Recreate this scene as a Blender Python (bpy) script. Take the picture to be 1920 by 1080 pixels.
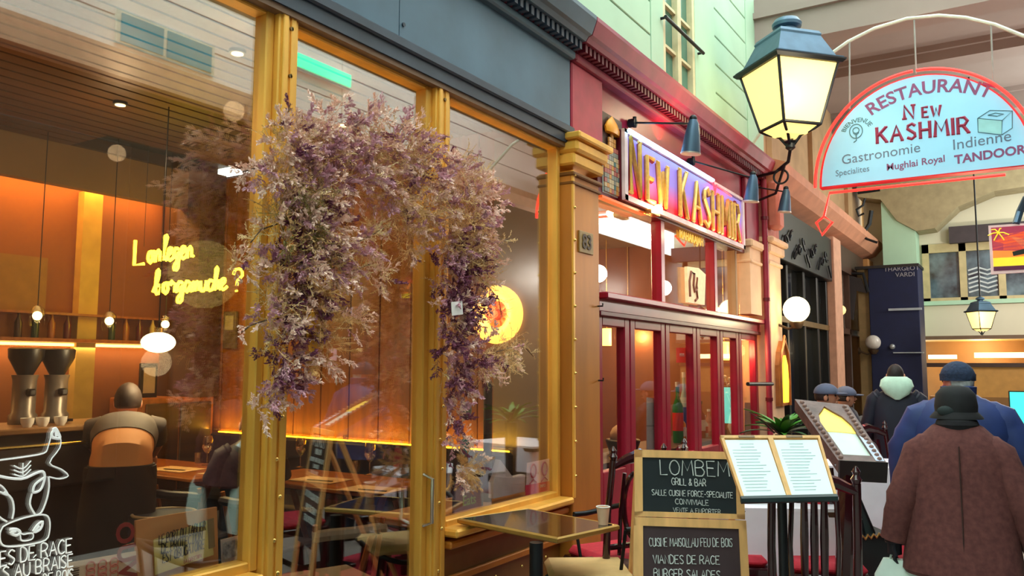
import bpy, bmesh, math, random
from mathutils import Vector, Matrix, Euler, noise
for o in list(bpy.data.objects): bpy.data.objects.remove(o)
SC = bpy.context.scene; C = SC.collection
PI = math.pi; rnd = random.Random(7)

# ---------------------------------------------------------------- camera
FPX = 1530.0; YAW, PITCH, ROLL = math.radians(32.3), math.radians(5.5), math.radians(0.2)
CAM = Vector((0, 0, 1.6))
_f = Vector((-math.sin(YAW)*math.cos(PITCH), math.cos(YAW)*math.cos(PITCH), math.sin(PITCH)))
_r = Vector((math.cos(YAW), math.sin(YAW), 0)); _u = _r.cross(_f)
_r, _u = math.cos(ROLL)*_r+math.sin(ROLL)*_u, -math.sin(ROLL)*_r+math.cos(ROLL)*_u
cd = bpy.data.cameras.new('camera'); cam = bpy.data.objects.new('camera', cd); C.objects.link(cam)
cd.sensor_width = 36; cd.lens = FPX/1920*36; cd.clip_start = .05; cd.clip_end = 200
M3 = Matrix((_r, _u, -_f)).transposed()
cam.matrix_world = Matrix.Translation(CAM) @ M3.to_4x4()
SC.camera = cam
def at(px, py, ax, v):
    """the point of the plane  axis = v  that the photograph shows at a pixel"""
    d = _f + _r*((px-960)/FPX) - _u*((py-540)/FPX)
    return CAM + d*((v-CAM[ax])/d[ax])

# ---------------------------------------------------------------- world, exposure, daylight
w = bpy.data.worlds.new('sky'); SC.world = w; w.use_nodes = True
bg = w.node_tree.nodes['Background']; bg.inputs[0].default_value = (.88, 1.0, .94, 1); bg.inputs[1].default_value = 2.3
SC.view_settings.view_transform = 'Standard'; SC.view_settings.look = 'None'
SC.view_settings.exposure = 1.05; SC.view_settings.gamma = 1; SC.view_settings.use_curve_mapping = False
try:
    SC.cycles.max_bounces = 8; SC.cycles.transparent_max_bounces = 16; SC.cycles.glossy_bounces = 4; SC.cycles.sample_clamp_indirect = 3
except Exception: pass

# ---------------------------------------------------------------- materials
def lin(c):
    c = [x/255 for x in c]
    return tuple(x/12.92 if x <= .04045 else ((x+.055)/1.055)**2.4 for x in c) + (1,)
MATS = {}
def mat(name, rgb, rough=.6, metal=0, var=.12, scale=8, bump=0, emit=0, ecol=None, stretch=(1,1,1), coat=0, rgb2=None, alpha=None):
    if name in MATS: return MATS[name]
    m = bpy.data.materials.new(name); m.use_nodes = True; nt = m.node_tree; N = nt.nodes; L = nt.links
    b = N['Principled BSDF']; b.inputs['Roughness'].default_value = rough; b.inputs['Metallic'].default_value = metal
    tc = N.new('ShaderNodeTexCoord'); mp = N.new('ShaderNodeMapping'); mp.inputs['Scale'].default_value = stretch
    nz = N.new('ShaderNodeTexNoise'); nz.inputs['Scale'].default_value = scale; nz.inputs['Detail'].default_value = 4
    L.new(tc.outputs['Object'], mp.inputs[0]); L.new(mp.outputs[0], nz.inputs['Vector'])
    cr = N.new('ShaderNodeValToRGB'); c = lin(rgb)
    c2 = lin(rgb2) if rgb2 else c
    cr.color_ramp.elements[0].position = .3; cr.color_ramp.elements[1].position = .7
    cr.color_ramp.elements[0].color = tuple(x*(1-var) for x in c[:3])+(1,)
    cr.color_ramp.elements[1].color = tuple(min(1, x*(1+var)) for x in c2[:3])+(1,)
    L.new(nz.outputs['Fac'], cr.inputs[0]); L.new(cr.outputs[0], b.inputs['Base Color'])
    if bump:
        bp = N.new('ShaderNodeBump'); bp.inputs['Strength'].default_value = bump; bp.inputs['Distance'].default_value = .01
        L.new(nz.outputs['Fac'], bp.inputs['Height']); L.new(bp.outputs[0], b.inputs['Normal'])
    if emit:
        b.inputs['Emission Color'].default_value = lin(ecol or rgb); b.inputs['Emission Strength'].default_value = emit
    if coat: b.inputs['Coat Weight'].default_value = coat
    MATS[name] = m; return m
def glass(name, tint, fac, rough=0.0, refl=(1,1,1,1)):
    m = bpy.data.materials.new(name); m.use_nodes = True; nt = m.node_tree; N = nt.nodes; L = nt.links
    N.remove(N['Principled BSDF']); out = N['Material Output']
    t = N.new('ShaderNodeBsdfTransparent'); t.inputs[0].default_value = tint
    g = N.new('ShaderNodeBsdfGlossy'); g.inputs['Roughness'].default_value = rough; g.inputs['Color'].default_value = refl
    mx = N.new('ShaderNodeMixShader'); lw0 = N.new('ShaderNodeLayerWeight'); lw0.inputs[0].default_value = .5; lw = N.new('ShaderNodeMath'); lw.operation = 'POWER'; lw.inputs[1].default_value = 4; L.new(lw0.outputs['Facing'], lw.inputs[0])
    ad = N.new('ShaderNodeMath'); ad.operation = 'ADD'; ad.inputs[1].default_value = fac; ad.use_clamp = True
    L.new(lw.outputs[0], ad.inputs[0]); L.new(ad.outputs[0], mx.inputs[0]); L.new(t.outputs[0], mx.inputs[1]); L.new(g.outputs[0], mx.inputs[2])
    L.new(mx.outputs[0], out.inputs[0]); MATS[name] = m; return m

GLASS = glass('shop_glass', (.98,.98,.97,1), .21)
GLASS_D = glass('dark_shop_glass', (.92,.90,.88,1), .05)
CLEAR = glass('clear_glass', (.93,.95,.95,1), .03)
gold = mat('gold_paint', (238,180,78), .38, .2, .18, 5, .15, stretch=(1,1,.3))
gold_d = mat('old_gold_panel', (190,120,40), .45, .2, .25, 3, .1, stretch=(1,1,.25))
screwm = mat('screw', (120,100,60), .4, .8)
brass = mat('brass_stud', (236,205,120), .25, .9)
bluegrey = mat('blue_grey_paint', (78,108,130), .5, .05, .18, 2.5, .1)
bluedark = mat('dark_blue_trim', (44,58,76), .5, 0, .2, 6)
soffitm = mat('brown_soffit', (112,84,62), .6)
mint = mat('pale_painted_wall', (172,208,180), .75, 0, .05, 2, .05)
groove = mat('wall_joint', (120,130,120), .9)
red = mat('crimson_paint', (150,22,50), .32, 0, .15, 4, .06)
redc = mat('wine_cornice', (146,42,66), .45, 0, .2, 5, .1)
redd = mat('dark_crimson', (98,14,34), .4)
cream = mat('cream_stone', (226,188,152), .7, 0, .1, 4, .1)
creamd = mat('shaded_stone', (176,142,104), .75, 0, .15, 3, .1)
black = mat('black_iron', (22,26,32), .45, .4)
blackp = mat('black_paint', (15,15,19), .4, 0, .2, 6)
navy = mat('navy_panel', (10,20,58), .8)
white = mat('white_paper', (238,240,240), .7, 0, .02)
woodw = mat('bistro_wood_wall', (124,72,30), .45, 0, .35, 3, .1, stretch=(5,5,.4))
woodc = mat('ceiling_wood', (66,40,24), .5, 0, .3, 3, .1, stretch=(6,.4,6))
woodt = mat('table_oak', (150,88,40), .35, 0, .3, 4, .05, stretch=(.5,5,3))
pine = mat('pine_frame', (240,188,124), .5, 0, .15, 5, .05, stretch=(4,4,.7))
lacq = mat('dark_cherry_lacquer', (48,10,20), .18, 0, .3, 6, coat=.6)
redfab = mat('red_upholstery', (190,34,56), .7, 0, .15, 30, .3)
cloth = mat('white_cloth', (232,230,244), .8, 0, .05, 6, .1)
darkblue = mat('navy_leather', (22,24,40), .45, 0, .3, 5)
skinm = mat('skin', (206,146,118), .6, 0, .08, 6)
paving = mat('grey_paving', (150,142,138), .45, 0, .25, 2, .2)

# ---------------------------------------------------------------- mesh builder
class B:
    def __init__(s, local=False): s.bm = bmesh.new(); s.local = local
    def box(s, c, d, rz=0, rx=0, ry=0, bev=0):
        r = bmesh.ops.create_cube(s.bm, size=1); vs = r['verts']
        mt = Matrix.Translation(c) @ Euler((rx,ry,rz)).to_matrix().to_4x4() @ Matrix.Diagonal((*d,1))
        bmesh.ops.transform(s.bm, matrix=mt, verts=vs)
        if bev:
            es = list({e for v in vs for e in v.link_edges}); bmesh.ops.bevel(s.bm, geom=es, offset=bev, segments=1, affect='EDGES')
        return s
    def bb(s, x0,x1,y0,y1,z0,z1, bev=0):
        return s.box(((x0+x1)/2,(y0+y1)/2,(z0+z1)/2),(abs(x1-x0),abs(y1-y0),abs(z1-z0)),bev=bev)
    def tube(s, pts, r, n=8, cap=True, closed=False, flat=1):
        pts = [Vector(p) for p in pts]; k = len(pts); rs = r if isinstance(r,(list,tuple)) else [r]*k
        rings = []; ref = None
        for i,p in enumerate(pts):
            if closed: t = pts[(i+1)%k]-pts[i-1]
            else: t = pts[min(i+1,k-1)]-pts[max(i-1,0)]
            if t.length < 1e-9: t = Vector((0,0,1))
            t.normalize()
            if ref is None: ref = Vector((0,0,1)) if abs(t.z)<.9 else Vector((0,1,0))
            a = ref - t*ref.dot(t)
            if a.length<1e-4: a = t.orthogonal()
            a.normalize(); b = t.cross(a); ref = a
            rings.append([s.bm.verts.new(p + (a*math.cos(2*PI*j/n)*flat+b*math.sin(2*PI*j/n))*rs[i]) for j in range(n)])
        m = k if closed else k-1
        for i in range(m):
            A, D = rings[i], rings[(i+1)%k]
            for j in range(n): s.bm.faces.new((A[j],A[(j+1)%n],D[(j+1)%n],D[j]))
        if cap and not closed:
            s.bm.faces.new(rings[0][::-1]); s.bm.faces.new(rings[-1])
        return s
    def cyl(s, p0, p1, r0, r1=None, n=16): return s.tube([p0,p1],[r0, r0 if r1 is None else r1], n)
    def lathe(s, prof, c=(0,0,0), n=20, sx=1, sy=1):
        c = Vector(c); rings = []
        for r,z in prof:
            rings.append([s.bm.verts.new(c+Vector((r*sx*math.cos(2*PI*j/n), r*sy*math.sin(2*PI*j/n), z))) for j in range(n)])
        for A,D in zip(rings, rings[1:]):
            for j in range(n): s.bm.faces.new((A[j],A[(j+1)%n],D[(j+1)%n],D[j]))
        s.bm.faces.new(rings[0][::-1]); s.bm.faces.new(rings[-1]); return s
    def loft(s, rings, n=20, cap=True, e=1.0):
        R = []
        for (cx,cy,cz,rx,ry,*t) in rings:
            tilt = t[0] if t else 0; rg = []
            for j in range(n):
                a = 2*PI*j/n; ca, sa = math.cos(a), math.sin(a)
                x = rx*math.copysign(abs(ca)**e, ca); y = ry*math.copysign(abs(sa)**e, sa)
                rg.append(s.bm.verts.new((cx+x, cy+y*math.cos(tilt), cz+y*math.sin(tilt))))
            R.append(rg)
        for A,D in zip(R,R[1:]):
            for j in range(n): s.bm.faces.new((A[j],A[(j+1)%n],D[(j+1)%n],D[j]))
        if cap: s.bm.faces.new(R[0][::-1]); s.bm.faces.new(R[-1])
        return s
    def ball(s, c, r, n=16, sc=(1,1,1), rz=0):
        q = bmesh.ops.create_uvsphere(s.bm, u_segments=n, v_segments=max(6,n//2), radius=r)
        bmesh.ops.transform(s.bm, matrix=Matrix.Translation(c)@Matrix.Rotation(rz,4,'Z')@Matrix.Diagonal((*sc,1)), verts=q['verts']); return s
    def prism(s, pts, dirv, th):
        """closed outline pts (3-D) pushed by th along dirv"""
        d = Vector(dirv).normalized()*th; a = [s.bm.verts.new(p) for p in pts]; b = [s.bm.verts.new(Vector(p)+d) for p in pts]
        k = len(pts); s.bm.faces.new(a[::-1]); s.bm.faces.new(b)
        for i in range(k): s.bm.faces.new((a[i],a[(i+1)%k],b[(i+1)%k],b[i]))
        return s
    def quad(s, *p): s.bm.faces.new([s.bm.verts.new(q) for q in p]); return s
    def torus(s, c, R, r, axis='Z', n=28, m=8, sx=1, sy=1):
        pts = []
        for i in range(n):
            a = 2*PI*i/n; u, v = R*sx*math.cos(a), R*sy*math.sin(a)
            pts.append(Vector(c)+(Vector((u,v,0)) if axis=='Z' else Vector((u,0,v)) if axis=='Y' else Vector((0,u,v))))
        return s.tube(pts, r, m, closed=True)
    def mesh(s, name):
        bmesh.ops.recalc_face_normals(s.bm, faces=s.bm.faces)
        me = bpy.data.meshes.new(name); s.bm.to_mesh(me); s.bm.free(); return me

def frame_of(o):
    while o.parent: o = o.parent
    return Matrix.Translation(o.location) @ Euler(o.rotation_euler).to_matrix().to_4x4()
def smooth(me, ang=40):
    me.shade_smooth()
    try: me.set_sharp_from_angle(angle=math.radians(ang))
    except Exception: pass
def obj(name, b, m, parent=None, sm=True, **kw):
    local = b.local; me = b.mesh(name) if isinstance(b, B) else b
    me.materials.clear(); me.materials.append(m)
    if sm: smooth(me)
    o = bpy.data.objects.new(name, me); C.objects.link(o)
    if parent:
        o.parent = parent
        if not local: me.transform(frame_of(parent).inverted())
    elif not local:
        xs = [v.co for v in me.vertices]
        lo = Vector([min(v[i] for v in xs) for i in range(3)]); hi = Vector([max(v[i] for v in xs) for i in range(3)])
        p = Vector(((lo.x+hi.x)/2,(lo.y+hi.y)/2,lo.z)); me.transform(Matrix.Translation(-p)); o.location = p
    for k,v in kw.items(): o[k] = v
    return o
def tag(o, label, cat, group=None):
    o['label'] = label; o['category'] = cat
    if group: o['group'] = group
    return o
def thing(name, label, cat, loc=(0,0,0), rz=0, group=None):
    o = bpy.data.objects.new(name, None); C.objects.link(o); o.empty_display_size = .1
    o.location = loc; o.rotation_euler = (0,0,rz); tag(o, label, cat, group); return o
def struct(name, b=None, m=None, loc=(0,0,0), sm=False):
    if b is None:
        o = bpy.data.objects.new(name, None); C.objects.link(o); o.location = loc
    else: o = obj(name, b, m, sm=sm)
    o['kind'] = 'structure'; return o
def inst(name, me, parent, loc, rot=(0,0,0), sc=(1,1,1)):
    o = bpy.data.objects.new(name, me); C.objects.link(o); o.parent = parent
    o.location = frame_of(parent).inverted() @ Vector(loc) if parent else loc
    o.rotation_euler = rot; o.scale = sc; return o
def dup(root, loc=None, rz=None, label=None):
    r = root.copy(); C.objects.link(r)
    if loc is not None: r.location = loc
    if rz is not None: r.rotation_euler = (0,0,rz)
    if label: r['label'] = label
    for ch in list(root.children):
        c = ch.copy(); C.objects.link(c); c.parent = r
        for g in ch.children:
            d = g.copy(); C.objects.link(d); d.parent = c
    return r
def light(name, kind, loc, energy, col, size=.1, rot=None, parent=None, sy=None):
    l = bpy.data.lights.new(name, kind); l.energy = energy; l.color = col
    if kind == 'POINT': l.shadow_soft_size = size
    if kind == 'AREA':
        l.size = size
        if sy: l.shape = 'RECTANGLE'; l.size_y = sy
    o = bpy.data.objects.new(name, l); C.objects.link(o); o.location = loc
    if rot: o.rotation_euler = rot
    return o

# ---------------------------------------------------------------- writing
def text(parent, s, size, p, right, up, m, depth=.002, bold=0, align='CENTER', sx=1, name='lettering', arc=None):
    cu = bpy.data.curves.new('t','FONT'); cu.body = s; cu.size = size; cu.extrude = depth; cu.offset = bold
    cu.align_x = align; cu.align_y = 'CENTER'; cu.resolution_u = 3
    ob = bpy.data.objects.new('t', cu); C.objects.link(ob); bpy.context.view_layer.update()
    me = bpy.data.meshes.new_from_object(ob.evaluated_get(bpy.context.evaluated_depsgraph_get()))
    bpy.data.objects.remove(ob); right = Vector(right).normalized(); up = Vector(up).normalized(); n = right.cross(up)
    for v in me.vertices:
        x, y, z = v.co; x *= sx
        if arc:
            a = x/arc; rr = arc + y; x, y = rr*math.sin(a), rr*math.cos(a)-arc
        v.co = Vector(p)+right*x+up*y+n*z
    me.name = name
    b = B(); b.bm.free(); b.bm = bmesh.new(); b.bm.from_mesh(me)
    return obj(name, b, m, parent, sm=False)
GL = {'A':[[(0,0),(.35,1),(.7,0)],[(.15,.38),(.55,.38)]],'B':[[(0,0),(0,1),(.4,1),(.55,.78),(.4,.54),(0,.52)],[(.4,.54),(.62,.28),(.42,0),(0,0)]],
'C':[[(.6,.85),(.4,1),(.15,.9),(0,.5),(.15,.1),(.4,0),(.62,.15)]],'D':[[(0,0),(0,1),(.35,.97),(.6,.7),(.6,.3),(.35,.02),(0,0)]],
'E':[[(.55,1),(0,1),(0,0),(.58,0)],[(0,.52),(.45,.52)]],'G':[[(.6,.85),(.4,1),(.15,.9),(0,.5),(.15,.1),(.4,0),(.62,.15),(.62,.45),(.4,.45)]],
'H':[[(0,0),(0,1)],[(.6,0),(.6,1)],[(0,.5),(.6,.5)]],'I':[[(0,0),(0,1)]],'K':[[(0,0),(0,1)],[(.6,1),(.03,.45)],[(.2,.6),(.62,0)]],
'L':[[(0,1),(0,0),(.5,0)]],'M':[[(0,0),(.08,1),(.4,.3),(.72,1),(.8,0)]],'N':[[(0,0),(0,1),(.6,0),(.6,1)]],
'O':[[(.32,0),(.1,.12),(0,.5),(.1,.88),(.32,1),(.55,.88),(.65,.5),(.55,.12),(.32,0)]],'P':[[(0,0),(0,1),(.4,1),(.58,.76),(.4,.5),(0,.48)]],
'Q':[[(.32,0),(.1,.12),(0,.5),(.1,.88),(.32,1),(.55,.88),(.65,.5),(.55,.12),(.32,0)],[(.4,.2),(.68,-.05)]],'R':[[(0,0),(0,1),(.4,1),(.58,.76),(.4,.5),(0,.48)],[(.3,.48),(.62,0)]],
'S':[[(.55,.85),(.35,1),(.1,.9),(.05,.7),(.5,.35),(.52,.15),(.3,0),(.02,.12)]],'T':[[(.3,0),(.3,1)],[(0,1),(.62,1)]],
'U':[[(0,1),(0,.25),(.2,0),(.42,0),(.6,.25),(.6,1)]],'V':[[(0,1),(.32,0),(.64,1)]],'W':[[(0,1),(.2,0),(.42,.8),(.64,0),(.84,1)]],
'F':[[(0,0),(0,1),(.55,1)],[(0,.52),(.42,.52)]],'X':[[(0,0),(.6,1)],[(0,1),(.6,0)]],'Y':[[(0,1),(.3,.5),(.6,1)],[(.3,.5),(.3,0)]],'-':[[(.05,.45),(.4,.45)]],'&':[[(.6,0),(.15,.75),(.3,1),(.42,.78),(.02,.25),(.2,0),(.55,.4)]],"'":[[(.05,1),(.02,.8)]],'.':[[(0,0),(.03,.03)]],
'3':[[(.02,.9),(.3,1),(.5,.78),(.25,.54),(.55,.28),(.3,0),(0,.1)]],'9':[[(.5,.7),(.3,.5),(.05,.65),(.1,.95),(.4,.98),(.5,.7),(.42,0)]],
# cursive lower case
'l':[[(-.1,.1),(.12,.5),(.28,1),(.14,1.05),(.08,.6),(.12,.05),(.32,.1)]],'e':[[(-.05,.15),(.22,.35),(.22,.52),(.08,.5),(.04,.2),(.16,0),(.38,.15)]],
'n':[[(0,.45),(.05,0),(.06,.3),(.2,.5),(.27,.3),(.28,.05),(.4,.1)]],'o':[[(.25,.45),(.08,.45),(.02,.2),(.15,0),(.28,.2),(.22,.48),(.4,.42)]],
'p':[[(.02,.5),(.05,-.4),(.06,.3),(.22,.5),(.3,.25),(.15,.02),(.05,.12),(.4,.12)]],'a':[[(.28,.42),(.1,.5),(.0,.2),(.12,0),(.28,.3),(.27,.02),(.4,.1)]],
'b':[[(-.08,.1),(.12,.6),(.2,1),(.08,1),(.04,.3),(.1,0),(.26,.12),(.26,.4),(.1,.36),(.4,.4)]],'r':[[(0,.35),(.08,.55),(.12,.42),(.24,.44),(.22,.05),(.36,.1)]],
'g':[[(.28,.42),(.1,.5),(.0,.2),(.12,.05),(.28,.35),(.26,-.35),(.08,-.42),(.08,-.2),(.4,.12)]],'m':[[(0,.45),(.04,0),(.06,.35),(.18,.48),(.2,.02),(.24,.38),(.38,.46),(.4,.05),(.5,.1)]],
'u':[[(0,.48),(.04,.08),(.15,0),(.26,.2),(.28,.48),(.28,.05),(.4,.1)]],'c':[[(.28,.42),(.12,.5),(.0,.25),(.12,0),(.36,.12)]],
'h':[[(-.06,.1),(.14,.6),(.2,1),(.08,1),(.05,0),(.1,.38),(.24,.48),(.26,.05),(.4,.1)]],'?':[[(.0,.75),(.1,1),(.35,1.02),(.42,.75),(.2,.5),(.18,.28)],[(.16,.06),(.18,.0)]]}
GAP=[0]
def adv(ch): 
    if ch == ' ': return .42
    return max(x for pl in GL[ch] for x,y in pl) + (.17 if not ch.islower() else -.02) + GAP[0]
def script(b, s, h, p, right, up, r, serif=0, sx=1, align='L', flat=1, wid=None, n=5, seed=0, arc=None):
    """handwriting and slab lettering as thin strokes; p is the left end of the base line"""
    right = Vector(right).normalized(); up = Vector(up).normalized(); rr = random.Random(seed)
    tot = sum(adv(c) for c in s)*h*sx
    if wid: sx *= wid/tot; tot = wid
    x0 = 0 if align=='L' else -tot/2
    for ch in s:
        if ch != ' ':
            for pl in GL[ch]:
                q = []
                for x,y in pl:
                    X, Y = x0+x*h*sx, y*h
                    if seed: X += rr.uniform(-.02,.02)*h; Y += rr.uniform(-.02,.02)*h
                    q.append(Vector(p)+right*X+up*Y)
                if len(q)>2 and not serif:
                    q2=[]
                    for i in range(len(q)-1):
                        a=q[max(i-1,0)];c1=q[i];d=q[i+1];e=q[min(i+2,len(q)-1)]
                        for t in (0,.5):
                            q2.append(.5*((2*c1)+(d-a)*t+(2*a-5*c1+4*d-e)*t*t+(3*c1-a-3*d+e)*t**3))
                    q = (q2+[q[-1]]) if ch.islower() or ch in 'OSCGQBRPDU?39&' else q
                b.tube(q, r, n)
                if serif and ch not in 'SOCG':
                    for e in ((pl[0],pl[1]),(pl[-1],pl[-2])):
                        (ex,ey),(fx,fy) = e
                        if abs(ey-fy) > .3 and (ey<.02 or ey>.98):
                            c = Vector(p)+right*(x0+ex*h*sx)+up*(ey*h)
                            b.tube([c-right*serif*h*sx, c+right*serif*h*sx], r*.7, 4)
        x0 += adv(ch)*h*sx
    return b
# ================================================================ THE SETTING
XF = -2.75
fl = struct('floor', B().bb(-2.9,1.4,-5,20,-.1,0), paving)
for nm, y0, y1, mm in (('floor_bistro',-1.5,5.3,mat('dark_floor',(58,46,42),.4,0,.2,3)),('floor_restaurant',5.42,10.4,mat('tile_floor',(110,60,50),.5))):
    struct(nm, B().bb(-7.5,-2.9,y0,y1,-.1,0), mm)
# left upper wall, in courses of render blocks with open joints
wl = struct('wall_left', B().bb(-3.1,-2.87,-4,7.2,4.0,9.2).bb(-3.1,-2.87,8.1,10.7,4.0,9.2).bb(-3.1,-2.87,7.2,8.1,6.1,9.2).bb(-3.1,-2.87,7.2,8.1,4.0,4.3), groove)
def blocks(root, x0, x1, spans, z0, h, n, m, gap=.014):
    cache = {}
    for (ya, yb) in spans:
        for k in range(n):
            L = round(yb-ya,3)
            if (L,) not in cache:
                bb = B(local=True).box((0,0,0),(abs(x1-x0),L-gap,h-gap),bev=.006); me = bb.mesh('wall_block'); me.materials.append(m); cache[(L,)] = me
            if z0+(k+.5)*h > 9.2: continue
            yield_z = z0+(k+.5)*h
            inst('wall_block', cache[(L,)], root, ((x0+x1)/2,(ya+yb)/2,yield_z))
def rows(a,b,L):
    n = max(1,round((b-a)/L)); return [(a+(b-a)*i/n, a+(b-a)*(i+1)/n) for i in range(n)]
blocks(wl,-2.87,-2.84, rows(-4,6.9,3.4), 4.02,.33,15, mint)
blocks(wl,-2.87,-2.84, [(8.75,10.0)], 4.02,.33,15, mint)
for a,b_ in ((6.9,7.2),(8.1,8.75),(10.0,10.7)):
    bb = B().bb(-2.87,-2.835,a,b_,4.0,9.2)
    obj('wall_strip', bb, mint, wl, sm=False)
for a,b_ in ((4.02,4.3),(6.1,9.2)): obj('wall_strip', B().bb(-2.87,-2.845,7.2,8.1,a,b_), mint, wl, sm=False)
# upper window
green = mat('faded_green_wood',(150,170,140),.6)
wu = struct('window_1', None, loc=(-2.86,7.65,4.3))
obj('window_frame', B().bb(-2.93,-2.84,7.2,7.27,4.3,6.1).bb(-2.93,-2.84,8.03,8.1,4.3,6.1).bb(-2.93,-2.84,7.2,8.1,4.3,4.37).bb(-2.93,-2.84,7.6,7.7,4.3,6.1), mat('pale_window_wood',(206,200,160),.6), wu)
for z in (4.72,5.15,5.6): obj('glazing_bar', B().bb(-2.92,-2.86,7.27,8.03,z,z+.03), MATS['pale_window_wood'], wu)
obj('pane', B().bb(-2.92,-2.90,7.27,7.6,4.37,6.1), mat('sea_green_pane',(76,128,112),.12,0,.1,2), wu)
obj('pane', B().bb(-2.92,-2.90,7.7,8.03,4.37,6.1), MATS['sea_green_pane'], wu)
obj('curtain', B().bb(-3.0,-2.97,7.3,8.0,4.4,6.1), mat('grey_green_curtain',(120,150,120),.9), wu)
rl = thing('window_rail','dark iron guard rail across the upper window above the red cornice','rail',(-2.8,7.65,4.9))
obj('bar', B().tube([(-2.78,7.12,4.93),(-2.78,8.2,4.93)],.018), black, rl); obj('bracket', B().tube([(-2.86,7.14,4.93),(-2.77,7.14,4.93)],.014), black, rl); obj('bracket', B().tube([(-2.86,8.18,4.93),(-2.77,8.18,4.93)],.014), black, rl)

# far left wall, shaded stone, with pilasters
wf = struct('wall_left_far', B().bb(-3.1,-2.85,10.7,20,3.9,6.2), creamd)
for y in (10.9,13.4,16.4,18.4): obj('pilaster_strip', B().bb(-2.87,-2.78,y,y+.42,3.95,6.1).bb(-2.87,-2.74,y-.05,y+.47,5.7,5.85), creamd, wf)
ce = struct('ceiling', B().bb(-3.1,1.4,10.4,20,6.2,6.4), mat('dull_ceiling',(150,134,128),.8,0,.08,1))
for i,(y,hh) in enumerate(((10.4,.45),(12.8,.22),(15.4,.35),(17.6,.3))): struct('trim_%d'%(i+1), B().bb(-3.0,1.4,y,y+.4,6.2-hh,6.2).bb(-3.0,1.4,y-.06,y+.46,6.12,6.2), MATS['dull_ceiling'])
# opposite side of the passage, seen only mirrored in the shop glass
opp_br = mat('opposite_brown_shopfront',(62,40,28),.5,0,.25,3)
wr = struct('wall_right', B().bb(1.2,1.4,-5,20,0,4.15), opp_br)
for k in range(7): obj('panel', B().bb(1.14,1.2,-4+k*2.2,-2.3+k*2.2,.6,3.6,bev=.02), opp_br, wr)
lilac = mat('lilac_white_boards',(246,232,234),.7,0,.04,2)
struct('trim_5', B().bb(1.02,1.4,-5,13,4.15,4.3).bb(1.08,1.4,-5,13,4.3,4.42), mat('pink_cornice',(206,160,136),.6))
wr2 = struct('wall_right_upper', B().bb(1.22,1.4,-5,13,4.42,9.2), groove)
for y0,y1 in rows(-5,13,6):
    for k in range(14): obj('board', B().bb(1.19,1.22,y0,y1-.012,4.43+k*.34,4.43+(k+1)*.34-.016), lilac, wr2, sm=False)
sb = mat('blue_pane',(70,160,190),.2,0,.1,2)
wo = struct('window_2', None, loc=(1.18,4.4,4.62)); obj('window_frame', B().bb(1.16,1.22,4.1,5.15,4.5,4.82), mat('pale_frame',(220,220,215),.6), wo); obj('pane', B().bb(1.15,1.17,4.14,4.57,4.53,4.79), sb, wo); obj('pane', B().bb(1.15,1.17,4.61,5.11,4.53,4.79), sb, wo)
eg = thing('green_light_box','green lit box lamp high on the opposite wall, mirrored in the glass','lamp',(1.17,6.6,4.95))
obj('case', B().bb(1.12,1.19,6.15,7.1,4.93,5.12,bev=.01), white, eg); obj('lit_panel', B().bb(1.1,1.125,6.2,7.05,4.95,5.1), mat('green_light',(40,220,160),.4,emit=1.6), eg)
pm = thing('street_number_sign','dark board with pale number 39 on the opposite shopfront','sign',(1.15,7.1,2.1))
obj('board', B().bb(1.1,1.14,6.75,7.45,1.4,2.4,bev=.01), mat('dark_board',(48,32,30),.5), pm)
pal = mat('pale_lilac_paint',(225,205,235),.5)
text(pm,'39',.26,(1.095,7.1,2.2),(0,-1,0),(0,0,1),pal); text(pm,'5',.34,(1.095,6.85,1.66),(0,-1,0),(0,0,1),pal,bold=.01)
struct('wall_back', B().bb(-3,1.4,-5.2,-5,0,9.2), mint)

# ================================================================ BLUE AND GOLD BISTRO FRONT
st = struct('trim_6', B().bb(-3.05,-2.80,-4,5.14,3.22,4.05), bluedark)   # beam carrying the fascia
fa = thing('blue_fascia','long blue-grey fascia board with dentil cornice over the gold bistro windows','fascia',(-2.75,2,3.3))
for i,(a,b_) in enumerate(((-4,-.6),(-.6,2.0),(2.0,3.22),(3.22,5.14))):
    obj('fascia_panel', B().bb(-2.80,-2.75,a,b_-.006,3.32,3.90), bluegrey, fa, sm=False)
for y in (-.6,2.0,3.22):
    for z in (3.42,3.62,3.82): obj('screw', B().cyl((-2.75,y+.03,z),(-2.742,y+.03,z),.012,n=8), bluedark, fa)
obj('lower_moulding', B().bb(-2.82,-2.71,-4,5.14,3.27,3.33,bev=.01).bb(-2.82,-2.73,-4,5.14,3.20,3.27), bluedark, fa, sm=False)
obj('soffit', B().bb(-2.9,-2.74,-4,5.12,3.17,3.20), soffitm, fa, sm=False)
def cornice(root, ya, yb, m, dent_m, n):
    obj('bed_moulding', B().bb(-2.8,-2.70,ya,yb,3.84,3.90,bev=.012), m, root, sm=False)
    obj('cornice', B().prism([(-2.832,ya,3.96),(-2.62,ya,3.96),(-2.60,ya,3.99),(-2.57,ya,4.0),(-2.55,ya,4.05),(-2.53,ya,4.10),(-2.53,ya,4.13),(-2.832,ya,4.17)],(0,1,0),yb-ya), m, root, sm=False)
    me = B(local=True).box((0,0,0),(.07,.035,.07)).mesh('dentil'); me.materials.append(dent_m)
    for i in range(n):
        y = yb-.04-i*.068
        if y < ya: break
        inst('dentil', me, root, (-2.675,y,3.93))
    obj('dentil_band', B().bb(-2.8,-2.70,ya,yb,3.90,3.96), bluedark if m is bluegrey else redd, root, sm=False)
cornice(fa,-4,5.14,mat('slate_blue',(72,96,112),.5,0,.15,3),bluedark,60)

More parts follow.
